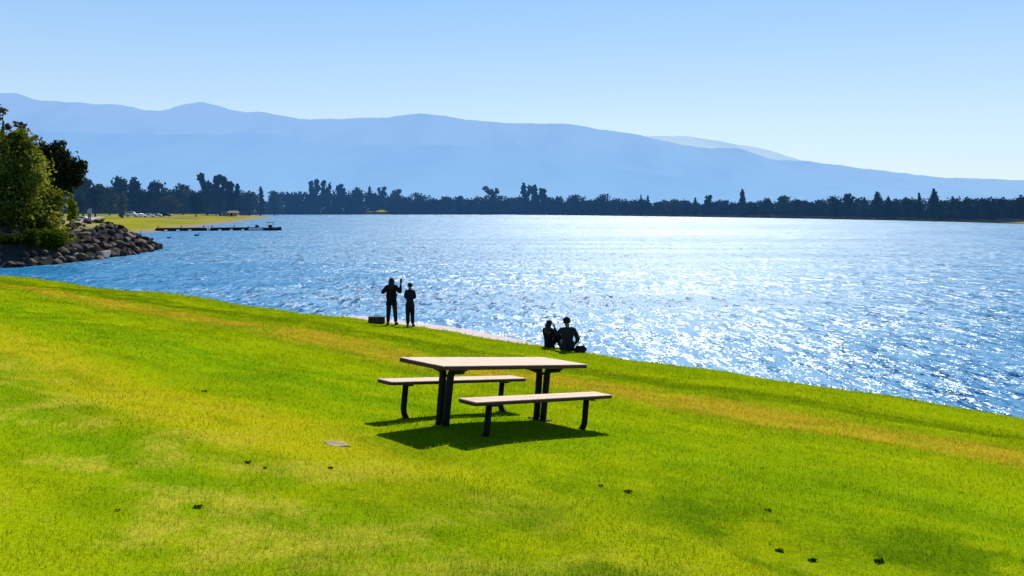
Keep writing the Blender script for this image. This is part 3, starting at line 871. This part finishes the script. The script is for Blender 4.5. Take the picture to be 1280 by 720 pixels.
# ------------------------------------------------------------------ far park things: road, vehicles, shelter, jetty, boat, birds
def ribbon(name, pts, wd, mat, dz=.05):
    V = []
    pts = [np.array(p, float) for p in pts]
    for i, p in enumerate(pts):
        t_ = pts[min(i + 1, len(pts) - 1)] - pts[max(i - 1, 0)]; t_ /= np.linalg.norm(t_); n_ = np.array([-t_[1], t_[0]])
        for q in (p - n_ * wd / 2, p + n_ * wd / 2): V.append((q[0], q[1], max(fz(p[0], p[1]), fz(q[0], q[1])) + dz))
    f = [(2 * i, 2 * i + 2, 2 * i + 3, 2 * i + 1) for i in range(len(pts) - 1)]
    o = link(name, np_mesh(name, np.array(V), np.array(f)), mat); return tag(o, kind='structure')
M['road'] = plain('pale_road', (.45, .42, .42), .9, .1, .12, .5)
ribbon('park_road', [(-75, 117), (-84, 135), (-93, 160), (-108, 195), (-124, 230), (-141, 268), (-160, 310)], 4.5, M['road'])
ribbon('parking_area', [(-172, 300), (-160, 312), (-146, 330), (-141, 360)], 9, M['road'], .06)
M['white_paint'] = plain('white_car_paint', (.78, .78, .78), .3, .5, .05, 2)
M['silver_paint'] = plain('silver_car_paint', (.45, .46, .48), .3, .5, .05, 2)
M['dark_paint'] = plain('dark_car_paint', (.03, .03, .04), .3, .5, .1, 2)
M['window'] = plain('car_window', (.02, .025, .03), .1, .5, .1, 2)
M['rubber'] = plain('tyre_rubber', (.015, .015, .015), .8, .2, .1, 8)
M['wood'] = plain('dark_dock_timber', (.045, .028, .022), .85, .15, .35, 3)
M['woodpale'] = plain('grey_dock_deck', (.26, .20, .17), .85, .15, .2, 3)
M['roof'] = plain('tan_roof', (.36, .30, .24), .8, .2, .15, 2)
M['wall'] = plain('pale_wall', (.42, .38, .33), .8, .2, .15, 2)
def make_car(px, d, rz, mat, label, van=False):
    x = (px - 640) / 1000 * d
    root = empty('parked_car', (x, d, fz(x, d) + .07), rz, label, 'car', 'vehicles parked in the lakeside park')
    bm = bmesh.new()
    hh = 2.0 if van else 1.45
    prof = [(-2.2, .35), (-2.25, .8), (-2.1, .98), (-1.5, hh - .12), (-1.2, hh), (.5, hh), (1.15, 1.0), (2.1, .86), (2.25, .6), (2.2, .35)]
    if van: prof = [(-2.3, .35), (-2.35, 1.2), (-2.25, hh), (1.0, hh), (1.6, 1.15), (2.3, .98), (2.4, .6), (2.35, .35)]
    Lv = [bm.verts.new((a, -.86, c)) for a, c in prof]; Rv = [bm.verts.new((a, .86, c)) for a, c in prof]
    bm.faces.new(Lv); bm.faces.new(Rv[::-1])
    for k in range(len(prof)): bm.faces.new((Lv[k], Rv[k], Rv[(k + 1) % len(prof)], Lv[(k + 1) % len(prof)]))
    bmesh.ops.recalc_face_normals(bm, faces=bm.faces)
    bmesh.ops.bevel(bm, geom=bm.edges[:], offset=.07, segments=2, affect='EDGES')
    link('body', bm_mesh('body', bm, True), mat, root)
    for sy in (-1, 1):
        bm = bmesh.new(); add_box(bm, (-.35, sy * .875, hh - .36), (1.5 if not van else 2.2, .03, .36), None, .01)
        link('side_window', bm_mesh('side_window', bm), M['window'], root)
        for sx in (-1.35, 1.4):
            bm = bmesh.new(); add_tube(bm, [(sx, sy * .74, .33), (sx, sy * .93, .33)], .33, 18)
            wv = link('wheel', bm_mesh('wheel', bm), M['rubber'], root)
            bm = bmesh.new(); add_tube(bm, [(sx, sy * .925, .33), (sx, sy * .945, .33)], .19, 14)
            link('rim', bm_mesh('rim', bm), M['silver_paint'], wv)
        bm = bmesh.new(); add_box(bm, (2.22, sy * .6, .72), (.1, .3, .14), None, .02)
        link('headlight', bm_mesh('headlight', bm), M['silver_paint'], root)
    return root
make_car(186, 330, .3, M['white_paint'], 'white car, middle of the bright vehicles on the park grass')
make_car(176, 325, 1.2, M['white_paint'], 'white car seen end-on, left of the bright vehicles row')
make_car(196, 345, .1, M['silver_paint'], 'silver car, right of the bright vehicles row')
make_car(164, 322, .2, M['white_paint'], 'white van standing apart at the end of the park road', True)
make_car(104, 230, .1, M['white_paint'], 'white vehicle behind the lime green young tree')
make_car(208, 360, .2, M['dark_paint'], 'dark car at the right end of the parked vehicles')

d = 470; x = (287 - 640) / 1000 * d
root = empty('park_shelter', (x, d, fz(x, d)), .15, 'low tan-roofed shelter at the back of the grassy spit', 'shelter')
bm = bmesh.new(); add_box(bm, (0, 0, 1.1), (9.0, 4.0, 2.2)); link('wall', bm_mesh('wall', bm), M['wall'], root)
bm = bmesh.new()
vs = [bm.verts.new(v) for v in ((-5.2, -2.6, 2.2), (5.2, -2.6, 2.2), (5.2, 2.6, 2.2), (-5.2, 2.6, 2.2), (-4.2, 0, 3.3), (4.2, 0, 3.3))]
for f in ((0, 1, 5, 4), (2, 3, 4, 5), (1, 2, 5), (3, 0, 4), (3, 2, 1, 0)): bm.faces.new([vs[k] for k in f])
link('roof', bm_mesh('roof', bm), M['roof'], root)
bm = bmesh.new(); add_box(bm, (1.5, -2.02, 1.0), (1.1, .06, 2.0)); link('door', bm_mesh('door', bm), M['wood'], root)
for k in (-2.6, -.6, 3.4):
    bm = bmesh.new(); add_box(bm, (k, -2.02, 1.35), (1.0, .06, .8)); link('window', bm_mesh('window', bm), M['window'], root)

# the long low jetty: two floating sections with piles
def dock_section(x0, x1, d0, d1, label):
    a = Vector(((x0 - 640) / 1000 * d0, d0, 0)); b_ = Vector(((x1 - 640) / 1000 * d1, d1, 0))
    L = (b_ - a).length; ang = math.atan2(b_.y - a.y, b_.x - a.x)
    root = empty('jetty', a, ang, label, 'jetty', 'floating jetty sections')
    bm = bmesh.new()
    for k in range(int(L / .3)): add_box(bm, (k * .3 + .15, 0, .72), (.28, 2.2, .07))
    link('deck', bm_mesh('deck', bm), M['woodpale'], root)
    for sy in (-1, 1):
        bm = bmesh.new(); add_box(bm, (L / 2, sy * 1.12, .52), (L, .1, .36), None, .02); link('side_beam', bm_mesh('side_beam', bm), M['wood'], root)
    for k in range(int(L / 2.6) + 1):
        bm = bmesh.new(); add_box(bm, (min(k * 2.6 + .8, L - .8), 0, .15), (1.9, 2.0, .62), None, .06); link('float', bm_mesh('float', bm), M['wood'], root)
    for k in range(int(L / 5) + 1):
        bm = bmesh.new(); add_tube(bm, [(min(k * 5 + .4, L - .3), 1.25, -1), (min(k * 5 + .4, L - .3), 1.25, 1.25)], .11, 10); link('pile', bm_mesh('pile', bm), M['wood'], root)
    return root
dock_section(195, 258, 186, 190, 'left section of the long dark jetty, joined to the grassy beach')
dock_section(263, 322, 190, 194, 'right section of the long dark jetty, out in the water')
x = (260.5 - 640) / 1000 * 189
bm = bmesh.new(); add_tube(bm, [(0, 0, -1), (0, 0, .9), (0, 0, 1.02), (0, 0, 1.1)], [.14, .14, .2, .04], 12)
o = link('mooring_post', bm_mesh('mooring_post', bm, True), M['white_paint']); o.location = (x, 189, 0)
tag(o, 'pale mooring post in the gap between the jetty sections', 'post')

def make_boat(px, d, rz, L, hull_mat, label, cabin):
    x = (px - 640) / 1000 * d
    root = empty('motorboat', (x, d, 0), rz, label, 'boat', 'boats moored at the jetty end')
    n = 14; V = []; W = L * .19
    for i in range(n + 1):
        u = i / n; hw = W * (1 - max(0, u - .45) ** 2 * 3.1); hw = max(hw, .03)
        X = (u - .5) * L; sh = .62 + .25 * u * u
        V += [(X, -hw, sh), (X, -hw * .82, .1), (X, 0, -.15), (X, hw * .82, .1), (X, hw, sh), (X, hw - .07 if hw > .1 else 0, sh), (X, hw * .75, .3), (X, -hw * .75, .3), (X, -hw + .07 if hw > .1 else 0, sh)]
    k = 9; F = []
    for i in range(n):
        for j in range(k): F.append((i * k + j, (i + 1) * k + j, (i + 1) * k + (j + 1) % k, i * k + (j + 1) % k))
    link('hull', np_mesh('hull', np.array(V), np.array(F), False), hull_mat, root)
    bm = bmesh.new(); add_box(bm, (0, 0, .9), (.7, .7, .9), None, .05); link('console', bm_mesh('console', bm), M['wood'], root)
    bm = bmesh.new(); add_box(bm, (-L * .22, 0, .5), (.4, W * 1.5, .35), None, .03); link('seat', bm_mesh('seat', bm), M['wood'], root)
    bm = bmesh.new(); add_box(bm, (-L * .5 - .15, 0, .75), (.35, .34, .55), None, .08); add_box(bm, (-L * .5 - .15, 0, .1), (.14, .1, 1.0)); link('outboard_motor', bm_mesh('outboard_motor', bm), M['dark_paint'], root)
    if cabin:
        bm = bmesh.new()
        for sx in (-.7, .7):
            for sy in (-.6, .6): add_tube(bm, [(sx, sy, .5), (sx * .9, sy * .9, 1.9)], .03, 6)
        link('canopy_frame', bm_mesh('canopy_frame', bm), M['steel'], root)
        bm = bmesh.new(); add_box(bm, (0, 0, 1.93), (1.7, 1.35, .12), None, .05); link('canopy', bm_mesh('canopy', bm), M['navy'], root)
make_boat(338, 192, .05, 5.2, M['dark_paint'], 'dark motorboat with canopy moored at the right end of the jetty', True)
make_boat(321, 191, .2, 3.6, M['white_paint'], 'small pale motorboat between the jetty and the dark boat', False)

def make_bird(px, py, d_, sc, rz, label):
    x = (px - 640) / 1000 * d_
    root = empty('water_bird', (x, d_, 0), rz, label, 'bird', 'birds floating near the jetty'); root.scale = (sc,) * 3
    bm = bmesh.new()
    add_tube(bm, [(-.34, 0, .17), (-.28, 0, .13), (-.12, 0, .07), (.08, 0, .06), (.2, 0, .10), (.25, 0, .2), (.24, 0, .32), (.27, 0, .38), (.34, 0, .39), (.38, 0, .385)], [.015, .05, .12, .13, .09, .05, .04, .055, .045, .02], 10)
    body = link('body', bm_mesh('body', bm, True), M['dark_paint'], root)
    bm = bmesh.new(); add_tube(bm, [(.37, 0, .385), (.46, 0, .365)], [.022, .008], 6); link('beak', bm_mesh('beak', bm), M['edge'], root)
    for sy in (-1, 1):
        bm = bmesh.new(); add_tube(bm, [(-.3, sy * .05, .18), (-.1, sy * .115, .14), (.1, sy * .1, .14)], [.01, .06, .03], 8); link('wing', bm_mesh('wing', bm, True), M['char'], root)
make_bird(211, 298, 140, 1.1, .6, 'small dark water bird swimming left of the other, below the jetty')
make_bird(246, 294, 152, 1.5, .1, 'larger dark water bird floating below the middle of the jetty')

# ------------------------------------------------------------------ picnic table
def build_table():
    ex = Vector((math.cos(.772), math.sin(.772), -.128)).normalized()
    ey = Vector((-math.sin(.772), math.cos(.772), -.012)); ey = (ey - ex * ey.dot(ex)).normalized(); ez = ex.cross(ey)
    loc = Vector((-.221, 9.557, EYE - 2.581))
    root = empty('picnic_table', loc, 0, 'pale-topped picnic table with two attached benches and black steel legs, on the lawn', 'picnic table')
    root.rotation_euler = Matrix((ex, ey, ez)).transposed().to_euler()
    def slab(name, L, W, yc, zt, th):
        n_ = max(2, round(W / .158)); gap = .006; pw = (W - .016 - gap * (n_ - 1)) / n_
        bm = bmesh.new()
        for k_ in range(n_):
            b2 = bmesh.new(); rounded_slab(b2, L - .016 - (.03 if k_ in (0, n_ - 1) else 0), pw, .014, .012, zt - .004, .004, 3)
            bmesh.ops.translate(b2, vec=(0, yc - (W - .016) / 2 + pw / 2 + k_ * (pw + gap), 0), verts=b2.verts)
            tmp = bpy.data.meshes.new('tmp'); b2.to_mesh(tmp); b2.free(); bm.from_mesh(tmp); bpy.data.meshes.remove(tmp)
        o = link(name, bm_mesh(name, bm), M['top'], root)
        for p in o.data.polygons: p.use_smooth = abs(p.normal.z) < .9
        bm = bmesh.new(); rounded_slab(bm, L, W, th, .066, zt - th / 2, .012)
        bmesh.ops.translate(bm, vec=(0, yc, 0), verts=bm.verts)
        e = link('shaded_edge', bm_mesh('shaded_edge', bm), M['edge'], o)  # slab body in dark brown, painting the shade on its backlit sides
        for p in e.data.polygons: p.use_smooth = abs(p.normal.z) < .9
    slab('tabletop', 2.43, .80, 0, .762, .046)
    for sy in (-1, 1): slab('bench_seat', 2.28, .30, sy * .735, .455, .040)
    for sx in (-1, 1):
        X = sx * .80
        for sy in (-1, 1):
            bm = bmesh.new(); add_tube(bm, bend([(X, sy * .26, .695), (X, sy * .068, .66), (X, sy * .060, .3), (X, sy * .056, -.12)], .06), .042, 14)
            link('table_post', bm_mesh('table_post', bm, True), M['steel'], root)
            bm = bmesh.new()
            add_tube(bm, bend([(X, sy * .735, .395), (X, sy * .735, .03), (X, sy * .55, -.035), (X, sy * .09, -.06)], .12), .036, 14)
            g = link('bench_leg', bm_mesh('bench_leg', bm, True), M['steel'], root)
            bm = bmesh.new(); add_box(bm, (X, sy * .735, .400), (.07, .22, .012), None, .002); link('seat_bracket', bm_mesh('seat_bracket', bm), M['steel'], g)
        bm = bmesh.new(); add_box(bm, (X, 0, .698), (.06, .62, .014), None, .002); link('top_bracket', bm_mesh('top_bracket', bm), M['steel'], root)
        bm = bmesh.new(); add_box(bm, (X, 0, .02), (.16, .30, .05), None, .01); link('foot_plate', bm_mesh('foot_plate', bm), M['steel'], root)
    bm = bmesh.new(); add_tube(bm, [(-.80, 0, .60), (-.45, 0, .685), (.45, 0, .685), (.80, 0, .60)], .016, 10); link('brace', bm_mesh('brace', bm, True), M['steel'], root)
build_table()

# ------------------------------------------------------------------ people
def skin(name, verts, edges, radii, mat, parent, root=0, sub=2):
    me = bpy.data.meshes.new(name + '_cage'); me.from_pydata([tuple(v) for v in verts], edges, [])
    ob = bpy.data.objects.new(name + '_cage', me); C.objects.link(ob)
    ob.modifiers.new('skin', 'SKIN'); md = ob.modifiers.new('sub', 'SUBSURF'); md.levels = sub; md.render_levels = sub
    for i, v in enumerate(me.skin_vertices[0].data):
        r = radii[i]; v.radius = r if hasattr(r, '__len__') else (r, r); v.use_root = (i == root)
    bpy.context.view_layer.update()
    dg = bpy.context.evaluated_depsgraph_get()
    out = bpy.data.meshes.new_from_object(ob.evaluated_get(dg)); out.name = name
    bpy.data.objects.remove(ob); bpy.data.meshes.remove(me)
    for p in out.polygons: p.use_smooth = True
    return link(name, out, mat, parent)

def person(loc, rz, J, label, sc=1.0, jacket='black', trousers='jean', hair='short', hairmat='hair', group=None, shoes=True, cap=False, bulk=1.0):
    """J: joints in the figure's own space (front +Y): pelvis, spine, chest, neck, head + L/R shoulder elbow wrist hip knee ankle"""
    root = empty('person', loc, rz, label, 'person', group); root.scale = (sc,) * 3
    V = []; E = []; Rd = []; idx = {}
    def add(n, p, r, par=None):
        idx[n] = len(V); V.append(Vector(p)); Rd.append(r)
        if par is not None: E.append((idx[par], idx[n]))
    g = lambda n: Vector(J[n])
    add('pelvis', g('pelvis'), (.125, .11))
    add('spine', g('spine'), (.115, .095), 'pelvis')
    add('chest', g('chest'), (.135, .105), 'spine')
    add('neck', g('neck'), .052, 'chest')
    hd = g('head') - g('neck')
    up = hd.normalized()
    add('jaw', g('neck') + hd * .55 + Vector((0, .015, 0)), .066, 'neck')
    add('skull', g('head'), .088, 'jaw')
    add('crown', g('head') + up * .065, .06, 'skull')
    for s in 'LR':
        add('sh' + s, g('sh' + s), .062, 'chest')
        add('el' + s, g('el' + s), .043, 'sh' + s)
        add('wr' + s, g('wr' + s), .029, 'el' + s)
        fd = (g('wr' + s) - g('el' + s)).normalized()
        side = fd.cross(Vector((0, 0, 1)));
        if side.length < .1: side = Vector((1, 0, 0))
        side.normalize(); nrm = side.cross(fd)
        add('pa' + s, g('wr' + s) + fd * .055, (.030, .018), 'wr' + s)
        for k in range(4):
            off = side * (.027 - .018 * k); ln = (.072, .082, .076, .058)[k]
            b0 = g('wr' + s) + fd * .095 + off
            add(f'f{k}{s}', b0, .0095, 'pa' + s)
            add(f'g{k}{s}', b0 + fd * ln * .5 - nrm * .012, .0085, f'f{k}{s}')
            add(f'h{k}{s}', b0 + fd * ln * .75 - nrm * .036, .007, f'g{k}{s}')
        add('t0' + s, g('wr' + s) + fd * .045 + side * .045, .011, 'pa' + s)
        add('t1' + s, g('wr' + s) + fd * .085 + side * .058 - nrm * .015, .009, 't0' + s)
        add('hi' + s, g('hi' + s), .092, 'pelvis')
        add('kn' + s, g('kn' + s), .060, 'hi' + s)
        cf = g('kn' + s).lerp(g('an' + s), .35)
        add('cf' + s, cf + Vector((0, -.012, 0)), .056, 'kn' + s)
        add('an' + s, g('an' + s), .038, 'cf' + s)
        add('to' + s, g('to' + s), .032, 'an' + s)
    body = skin('body', V, E, Rd, M['skin'], root)
    # face: nose, ears, eyes, mouth belong to the head of the body mesh
    fw = Vector((0, 1, 0)); fw = (fw - up * fw.dot(up)).normalized(); sd_ = up.cross(fw)
    bm = bmesh.new(); bm.from_mesh(body.data)
    H = g('head')
    add_tube(bm, [H + fw * .078 + up * .015, H + fw * .104 - up * .022, H + fw * .085 - up * .032], [.008, .014, .010], 8)
    for s_ in (-1, 1): add_tube(bm, [H + sd_ * s_ * .082 + up * .02, H + sd_ * s_ * .096 + up * .005, H + sd_ * s_ * .085 - up * .03], [.012, .018, .009], 8)
    bm.to_mesh(body.data); bm.free()
    for p in body.data.polygons: p.use_smooth = True
    for s_ in (-1, 1):
        bm = bmesh.new(); bmesh.ops.create_uvsphere(bm, u_segments=10, v_segments=8, radius=.012)
        bmesh.ops.translate(bm, vec=H + fw * .078 + sd_ * s_ * .032 + up * .012, verts=bm.verts); link('eye', bm_mesh('eye', bm, True), M['hair'], body)
    bm = bmesh.new(); add_tube(bm, [H + fw * .082 - sd_ * .024 - up * .052, H + fw * .089 - up * .053, H + fw * .082 + sd_ * .024 - up * .052], [.004, .007, .004], 6)
    link('mouth', bm_mesh('mouth', bm, True), M['edge'], body)
    # jacket and trousers over the body
    def cloth(name, names, grow, mat, extra=()):
        ids = [idx[n] for n in names]; mp = {i: k for k, i in enumerate(ids)}
        ed = [(mp[a], mp[b]) for a, b in E if a in mp and b in mp]
        rr = []
        for n, i in zip(names, ids):
            r = Rd[i]; r = r if hasattr(r, '__len__') else (r, r)
            k = grow.get(n[:2], grow['*']); rr.append((r[0] * k[0] + k[1], r[1] * k[0] + k[1]))
        return skin(name, [V[i] for i in ids], ed, rr, mat, root)
    J_ = None
    arms = [n + s for s in 'LR' for n in ('sh', 'el', 'wr')]
    add('hem', g('pelvis') + (g('pelvis') - g('spine')).normalized() * .09, (.13, .105), 'pelvis')
    cloth('jacket', ['pelvis', 'spine', 'chest', 'neck', 'hem'] + arms, {'*': (1.08 * bulk, .02), 'pe': (1.08 * bulk, .03), 'he': (1.1 * bulk, .03), 'ne': (1.0, .02), 'wr': (1.0, .012)}, M[jacket])
    legs = [n + s for s in 'LR' for n in ('hi', 'kn', 'cf', 'an')]
    cloth('trousers', ['pelvis', 'spine'] + legs, {'*': (1.10, .022), 'sp': (.95, 0), 'an': (1.0, .034)}, M[trousers])
    for s in 'LR':
        a, t_ = g('an' + s), g('to' + s)
        dd = (t_ - a)
        bm = bmesh.new(); heel = a - Vector((dd.x, dd.y, 0)).normalized() * .05; heel.z = a.z - .045 if abs(dd.z) < .09 else a.z
        add_tube(bm, [heel, a.lerp(t_, .1) - Vector((0, 0, .03)), a.lerp(t_, .6), t_ + dd * .18, t_ + dd * .32], [.036, .05, .045, .04, .018], 10)
        link('shoe', bm_mesh('shoe', bm, True), M['shoe'], root)
    # hair
    bm = bmesh.new(); bmesh.ops.create_uvsphere(bm, u_segments=24, v_segments=18, radius=1.0)
    for v in bm.verts:
        c = v.co.copy()
        p = sd_ * c.x * .102 + fw * (c.y * .108 - .012) + up * (c.z * .112 + .028)
        if c.y > .35 and c.z < .35: p = sd_ * c.x * .08 + fw * (.02 + .05 * c.y) + up * (c.z * .07 + .04)     # keeps the face clear
        elif hair == 'long' and c.z < 0:
            p = sd_ * c.x * (.105 + .045 * -c.z) + fw * (min(c.y, .1) * .10 - .03 * (-c.z) - .035) + up * (c.z * .36 + .02)
        elif hair == 'short' and c.z < -.2:
            p = sd_ * c.x * .085 + fw * (min(c.y, .1) * .09 - .012) + up * (max(c.z, -.55) * .11 + .028)
        j = mnoise.noise(c * 4) * .006
        v.co = H + p + p.normalized() * j
    link('hair', bm_mesh('hair', bm, True), M[hairmat], root)
    if cap:
        bm = bmesh.new(); bmesh.ops.create_uvsphere(bm, u_segments=20, v_segments=12, radius=1.0)
        for v in bm.verts:
            c = v.co; v.co = H + sd_ * c.x * .112 + fw * (c.y * .118 - .008) + up * (max(c.z, .0) * .105 + .052)
        add_box(bm, H + fw * .15 + up * .056, (.15, .12, .014), None, .005)
        link('cap', bm_mesh('cap', bm, True), M['char'], root)
    return root

STAND = dict(pelvis=(0, 0, .93), spine=(0, -.005, 1.11), chest=(0, -.01, 1.31), neck=(0, -.005, 1.46), head=(0, .015, 1.60),
             shL=(-.17, -.01, 1.385), shR=(.17, -.01, 1.385), elL=(-.22, -.03, 1.12), elR=(.22, -.03, 1.12), wrL=(-.2, .08, .88), wrR=(.2, .08, .88),
             hiL=(-.085, 0, .88), hiR=(.085, 0, .88), knL=(-.10, .02, .49), knR=(.10, .02, .49), anL=(-.105, -.02, .085), anR=(.105, -.02, .085), toL=(-.125, .12, .035), toR=(.125, .12, .035))
def onlawn(px, py, dd=None):
    """lawn point under a picture position"""
    lo, hi = 3.0, 60.0
    for _ in range(60):
        mid = (lo + hi) / 2
        if (py - 262) / 1000 * mid + ground((px - 640) / 1000 * mid, mid) < EYE: lo = mid
        else: hi = mid
    return Vector(((px - 640) / 1000 * lo, lo, ground((px - 640) / 1000 * lo, lo)))

FACE = math.atan2(-NX, NY)     # facing the water
def shore_at(px, back=.25):
    """point on the lawn just inside its edge, in the direction px"""
    lo, hi = 5.0, 60.0
    for _ in range(50):
        mid = (lo + hi) / 2; s, t = st((px - 640) / 1000 * mid, mid)
        if s < edge_s(t) - back: lo = mid
        else: hi = mid
    x = (px - 640) / 1000 * lo
    return Vector((x, lo, ground(x, lo)))
J = dict(STAND); J.update(shL=(-.175, -.01, 1.385), elL=(-.36, .06, 1.16), wrL=(-.17, .24, 1.30), elR=(.31, .10, 1.17), wrR=(.30, .20, 1.47), head=(-.005, .02, 1.60),
                          anL=(-.13, -.03, .085), anR=(.15, .03, .085), knL=(-.115, .01, .49), knR=(.125, .04, .49), toL=(-.17, .10, .035), toR=(.19, .15, .035))
p1 = shore_at(489.5, .35)
person(p1, -.02, J, 'standing adult with long dark hair at the lawn edge, right hand raised with a phone', .93, 'black', 'jean', 'long', group=None, bulk=1.22)
bm = bmesh.new(); add_box(bm, (0, 0, 0), (.078, .010, .155), None, .003)
ph = empty('phone', p1 + Vector((.293, .215, 1.49)), .1, 'dark phone held up in the raised hand of the standing adult', 'phone')
link('case', bm_mesh('case', bm), M['plastic'], ph)
bm = bmesh.new(); add_box(bm, (0, -.0065, 0), (.068, .003, .14), None, .001); link('screen', bm_mesh('screen', bm), M['glass'], ph)
bm = bmesh.new(); add_tube(bm, [(.02, .005, .055), (.02, .009, .055)], .008, 10); link('camera_lens', bm_mesh('camera_lens', bm), M['glass'], ph)

J = dict(STAND); J.update(shL=(-.15, -.01, 1.385), shR=(.15, -.01, 1.385), elL=(-.20, .06, 1.13), elR=(.20, .06, 1.13), wrL=(.02, .20, 1.17), wrR=(-.03, .17, 1.13),
                          anL=(-.085, -.04, .085), anR=(.11, .03, .085), knL=(-.085, .01, .49), knR=(.09, .04, .49), toL=(-.11, .10, .035), toR=(.14, .16, .035))
person(shore_at(512.5, .3), .05, J, 'slim standing youth with arms folded, right of the long-haired adult', .85, 'navy', 'black', 'short', bulk=.95)

# sitting on the lip of the lawn, legs down the bank
SIT = dict(pelvis=(0, 0, .11), spine=(0, -.03, .29), chest=(0, -.02, .50), neck=(0, .0, .655), head=(0, .03, .79),
           shL=(-.185, -.01, .575), shR=(.185, -.01, .575), elL=(-.25, .05, .34), elR=(.25, .04, .33), wrL=(-.16, .26, .26), wrR=(.16, .26, .26),
           hiL=(-.095, .04, .10), hiR=(.095, .04, .10), knL=(-.12, .46, .19), knR=(.13, .46, .18), anL=(-.12, .80, -.10), anR=(.13, .80, -.10), toL=(-.14, .92, -.02), toR=(.15, .92, -.02))
J = dict(SIT); J.update(elL=(-.30, .12, .42), wrL=(-.36, .20, .62), elR=(.30, -.02, .33), wrR=(.24, .18, .17), head=(-.02, .03, .80))
p2 = shore_at(709.5, .22)
person(p2, .02, J, 'seated man in cap and dark jacket, one hand raised toward the woman', 1.0, 'char', 'jean', 'short', cap=True, bulk=1.1)
J = dict(SIT); J.update(knL=(-.05, .36, .42), knR=(.14, .36, .40), anL=(-.04, .58, .08), anR=(.13, .60, .06), toL=(-.04, .72, .05), toR=(.14, .74, .03), elL=(-.22, .08, .33), wrL=(-.06, .26, .38), elR=(.22, .12, .36), wrR=(.08, .28, .40))
person(shore_at(686, .25), -.75, J, 'seated woman with long dark hair and raised knees, left of the seated man', .86, 'black', 'black', 'long', bulk=1.0)
# bag beside the man
pb = shore_at(725.5, .2)
bg_ = empty('bag', pb, .3, 'small dark bag on the grass right of the seated man', 'bag')
bm = bmesh.new(); add_box(bm, (0, 0, .09), (.34, .2, .19), None, .05); link('pouch', bm_mesh('pouch', bm, True), M['black'], bg_)
bm = bmesh.new(); add_tube(bm, bend([(-.1, 0, .17), (-.07, 0, .27), (.07, 0, .27), (.1, 0, .17)], .05), .012, 8); link('strap', bm_mesh('strap', bm, True), M['char'], bg_)
bm = bmesh.new(); add_box(bm, (0, -.102, .07), (.22, .03, .1), None, .012); link('front_pocket', bm_mesh('front_pocket', bm), M['char'], bg_)
# low dark case beside the standing adult
pc = shore_at(471, .45)
cs = empty('carry_case', pc, .05, 'long low dark case on the grass left of the standing adult', 'case')
bm = bmesh.new(); add_box(bm, (0, 0, .085), (.56, .3, .17), None, .02); link('body', bm_mesh('body', bm), M['plastic'], cs)
bm = bmesh.new(); add_box(bm, (0, 0, .20), (.58, .32, .05), None, .015); link('lid', bm_mesh('lid', bm), M['plastic'], cs)
bm = bmesh.new(); add_tube(bm, bend([(-.09, 0, .22), (-.08, 0, .27), (.08, 0, .27), (.09, 0, .22)], .03), .010, 8); link('handle', bm_mesh('handle', bm, True), M['steel'], cs)
for k in (-.16, .16):
    bm = bmesh.new(); add_box(bm, (k, -.158, .165), (.05, .014, .06), None, .003); link('latch', bm_mesh('latch', bm), M['steel'], cs)

# person on the rocky point
x, y, _ = P(112, 280, 101); J = dict(STAND)
person(Vector((x, y, fz(x, y) + .35)), .9, J, 'pale-shirted person standing on top of the rock pile', 1.0, 'paleshirt', 'greyblue', 'short')

# ------------------------------------------------------------------ small things in the lawn
bm = bmesh.new()
r = random.Random(3)
for k in range(22):
    a = r.uniform(0, 6.28); bm.verts.new((math.cos(a) * .17 * r.uniform(.6, 1), math.sin(a) * .10 * r.uniform(.6, 1), r.choice((-.05, .022, .030))))
res = bmesh.ops.convex_hull(bm, input=bm.verts[:])
dead = list({g for g in res['geom_interior'] + res['geom_unused'] if isinstance(g, bmesh.types.BMVert)})
if dead: bmesh.ops.delete(bm, geom=dead, context='VERTS')
o = link('flat_stone', bm_mesh('flat_stone', bm), M['stone']); p = onlawn(421, 556); o.location = p + Vector((0, 0, -.016)); o.rotation_euler = (0, .03, -.5)
tag(o, 'flat pale stone lying in the grass left of the picnic table', 'stone')

def weed_mesh(seed):
    r = np.random.default_rng(seed); n = 70
    c = np.stack([r.uniform(-.09, .09, n), r.uniform(-.05, .05, n), np.abs(r.normal(.012, .010, n))], 1)
    V = leaf_quads(c, .045, r=r); return np_mesh('weed_tuft', V, np.arange(len(V)).reshape(-1, 4))
WM = [weed_mesh(k) for k in range(4)]
for me in WM: me.materials.append(M['weed'])
for k, (px, py, sc) in enumerate([(255, 490, 1.5), (310, 579, 1.0), (331, 586, .6), (413, 586, .9), (247, 635, 1.1), (147, 639, .6), (785, 616, 1.2), (751, 608, .8), (952, 586, .7), (960, 639, .9), (974, 690, 1.1), (1015, 702, 1.2), (1099, 703, 1.2)]):
    p = onlawn(px, py)
    o = bpy.data.objects.new('weed_tuft', WM[k % 4]); C.objects.link(o); o.location = p + Vector((0, 0, .006)); o.rotation_euler = (0, 0, random.uniform(-.4, .4)); o.scale = (sc * .28, sc * .28, sc * .34)
    tag(o, 'small dark weed tuft low in the mown lawn', 'weed', 'dark weed tufts in the lawn')
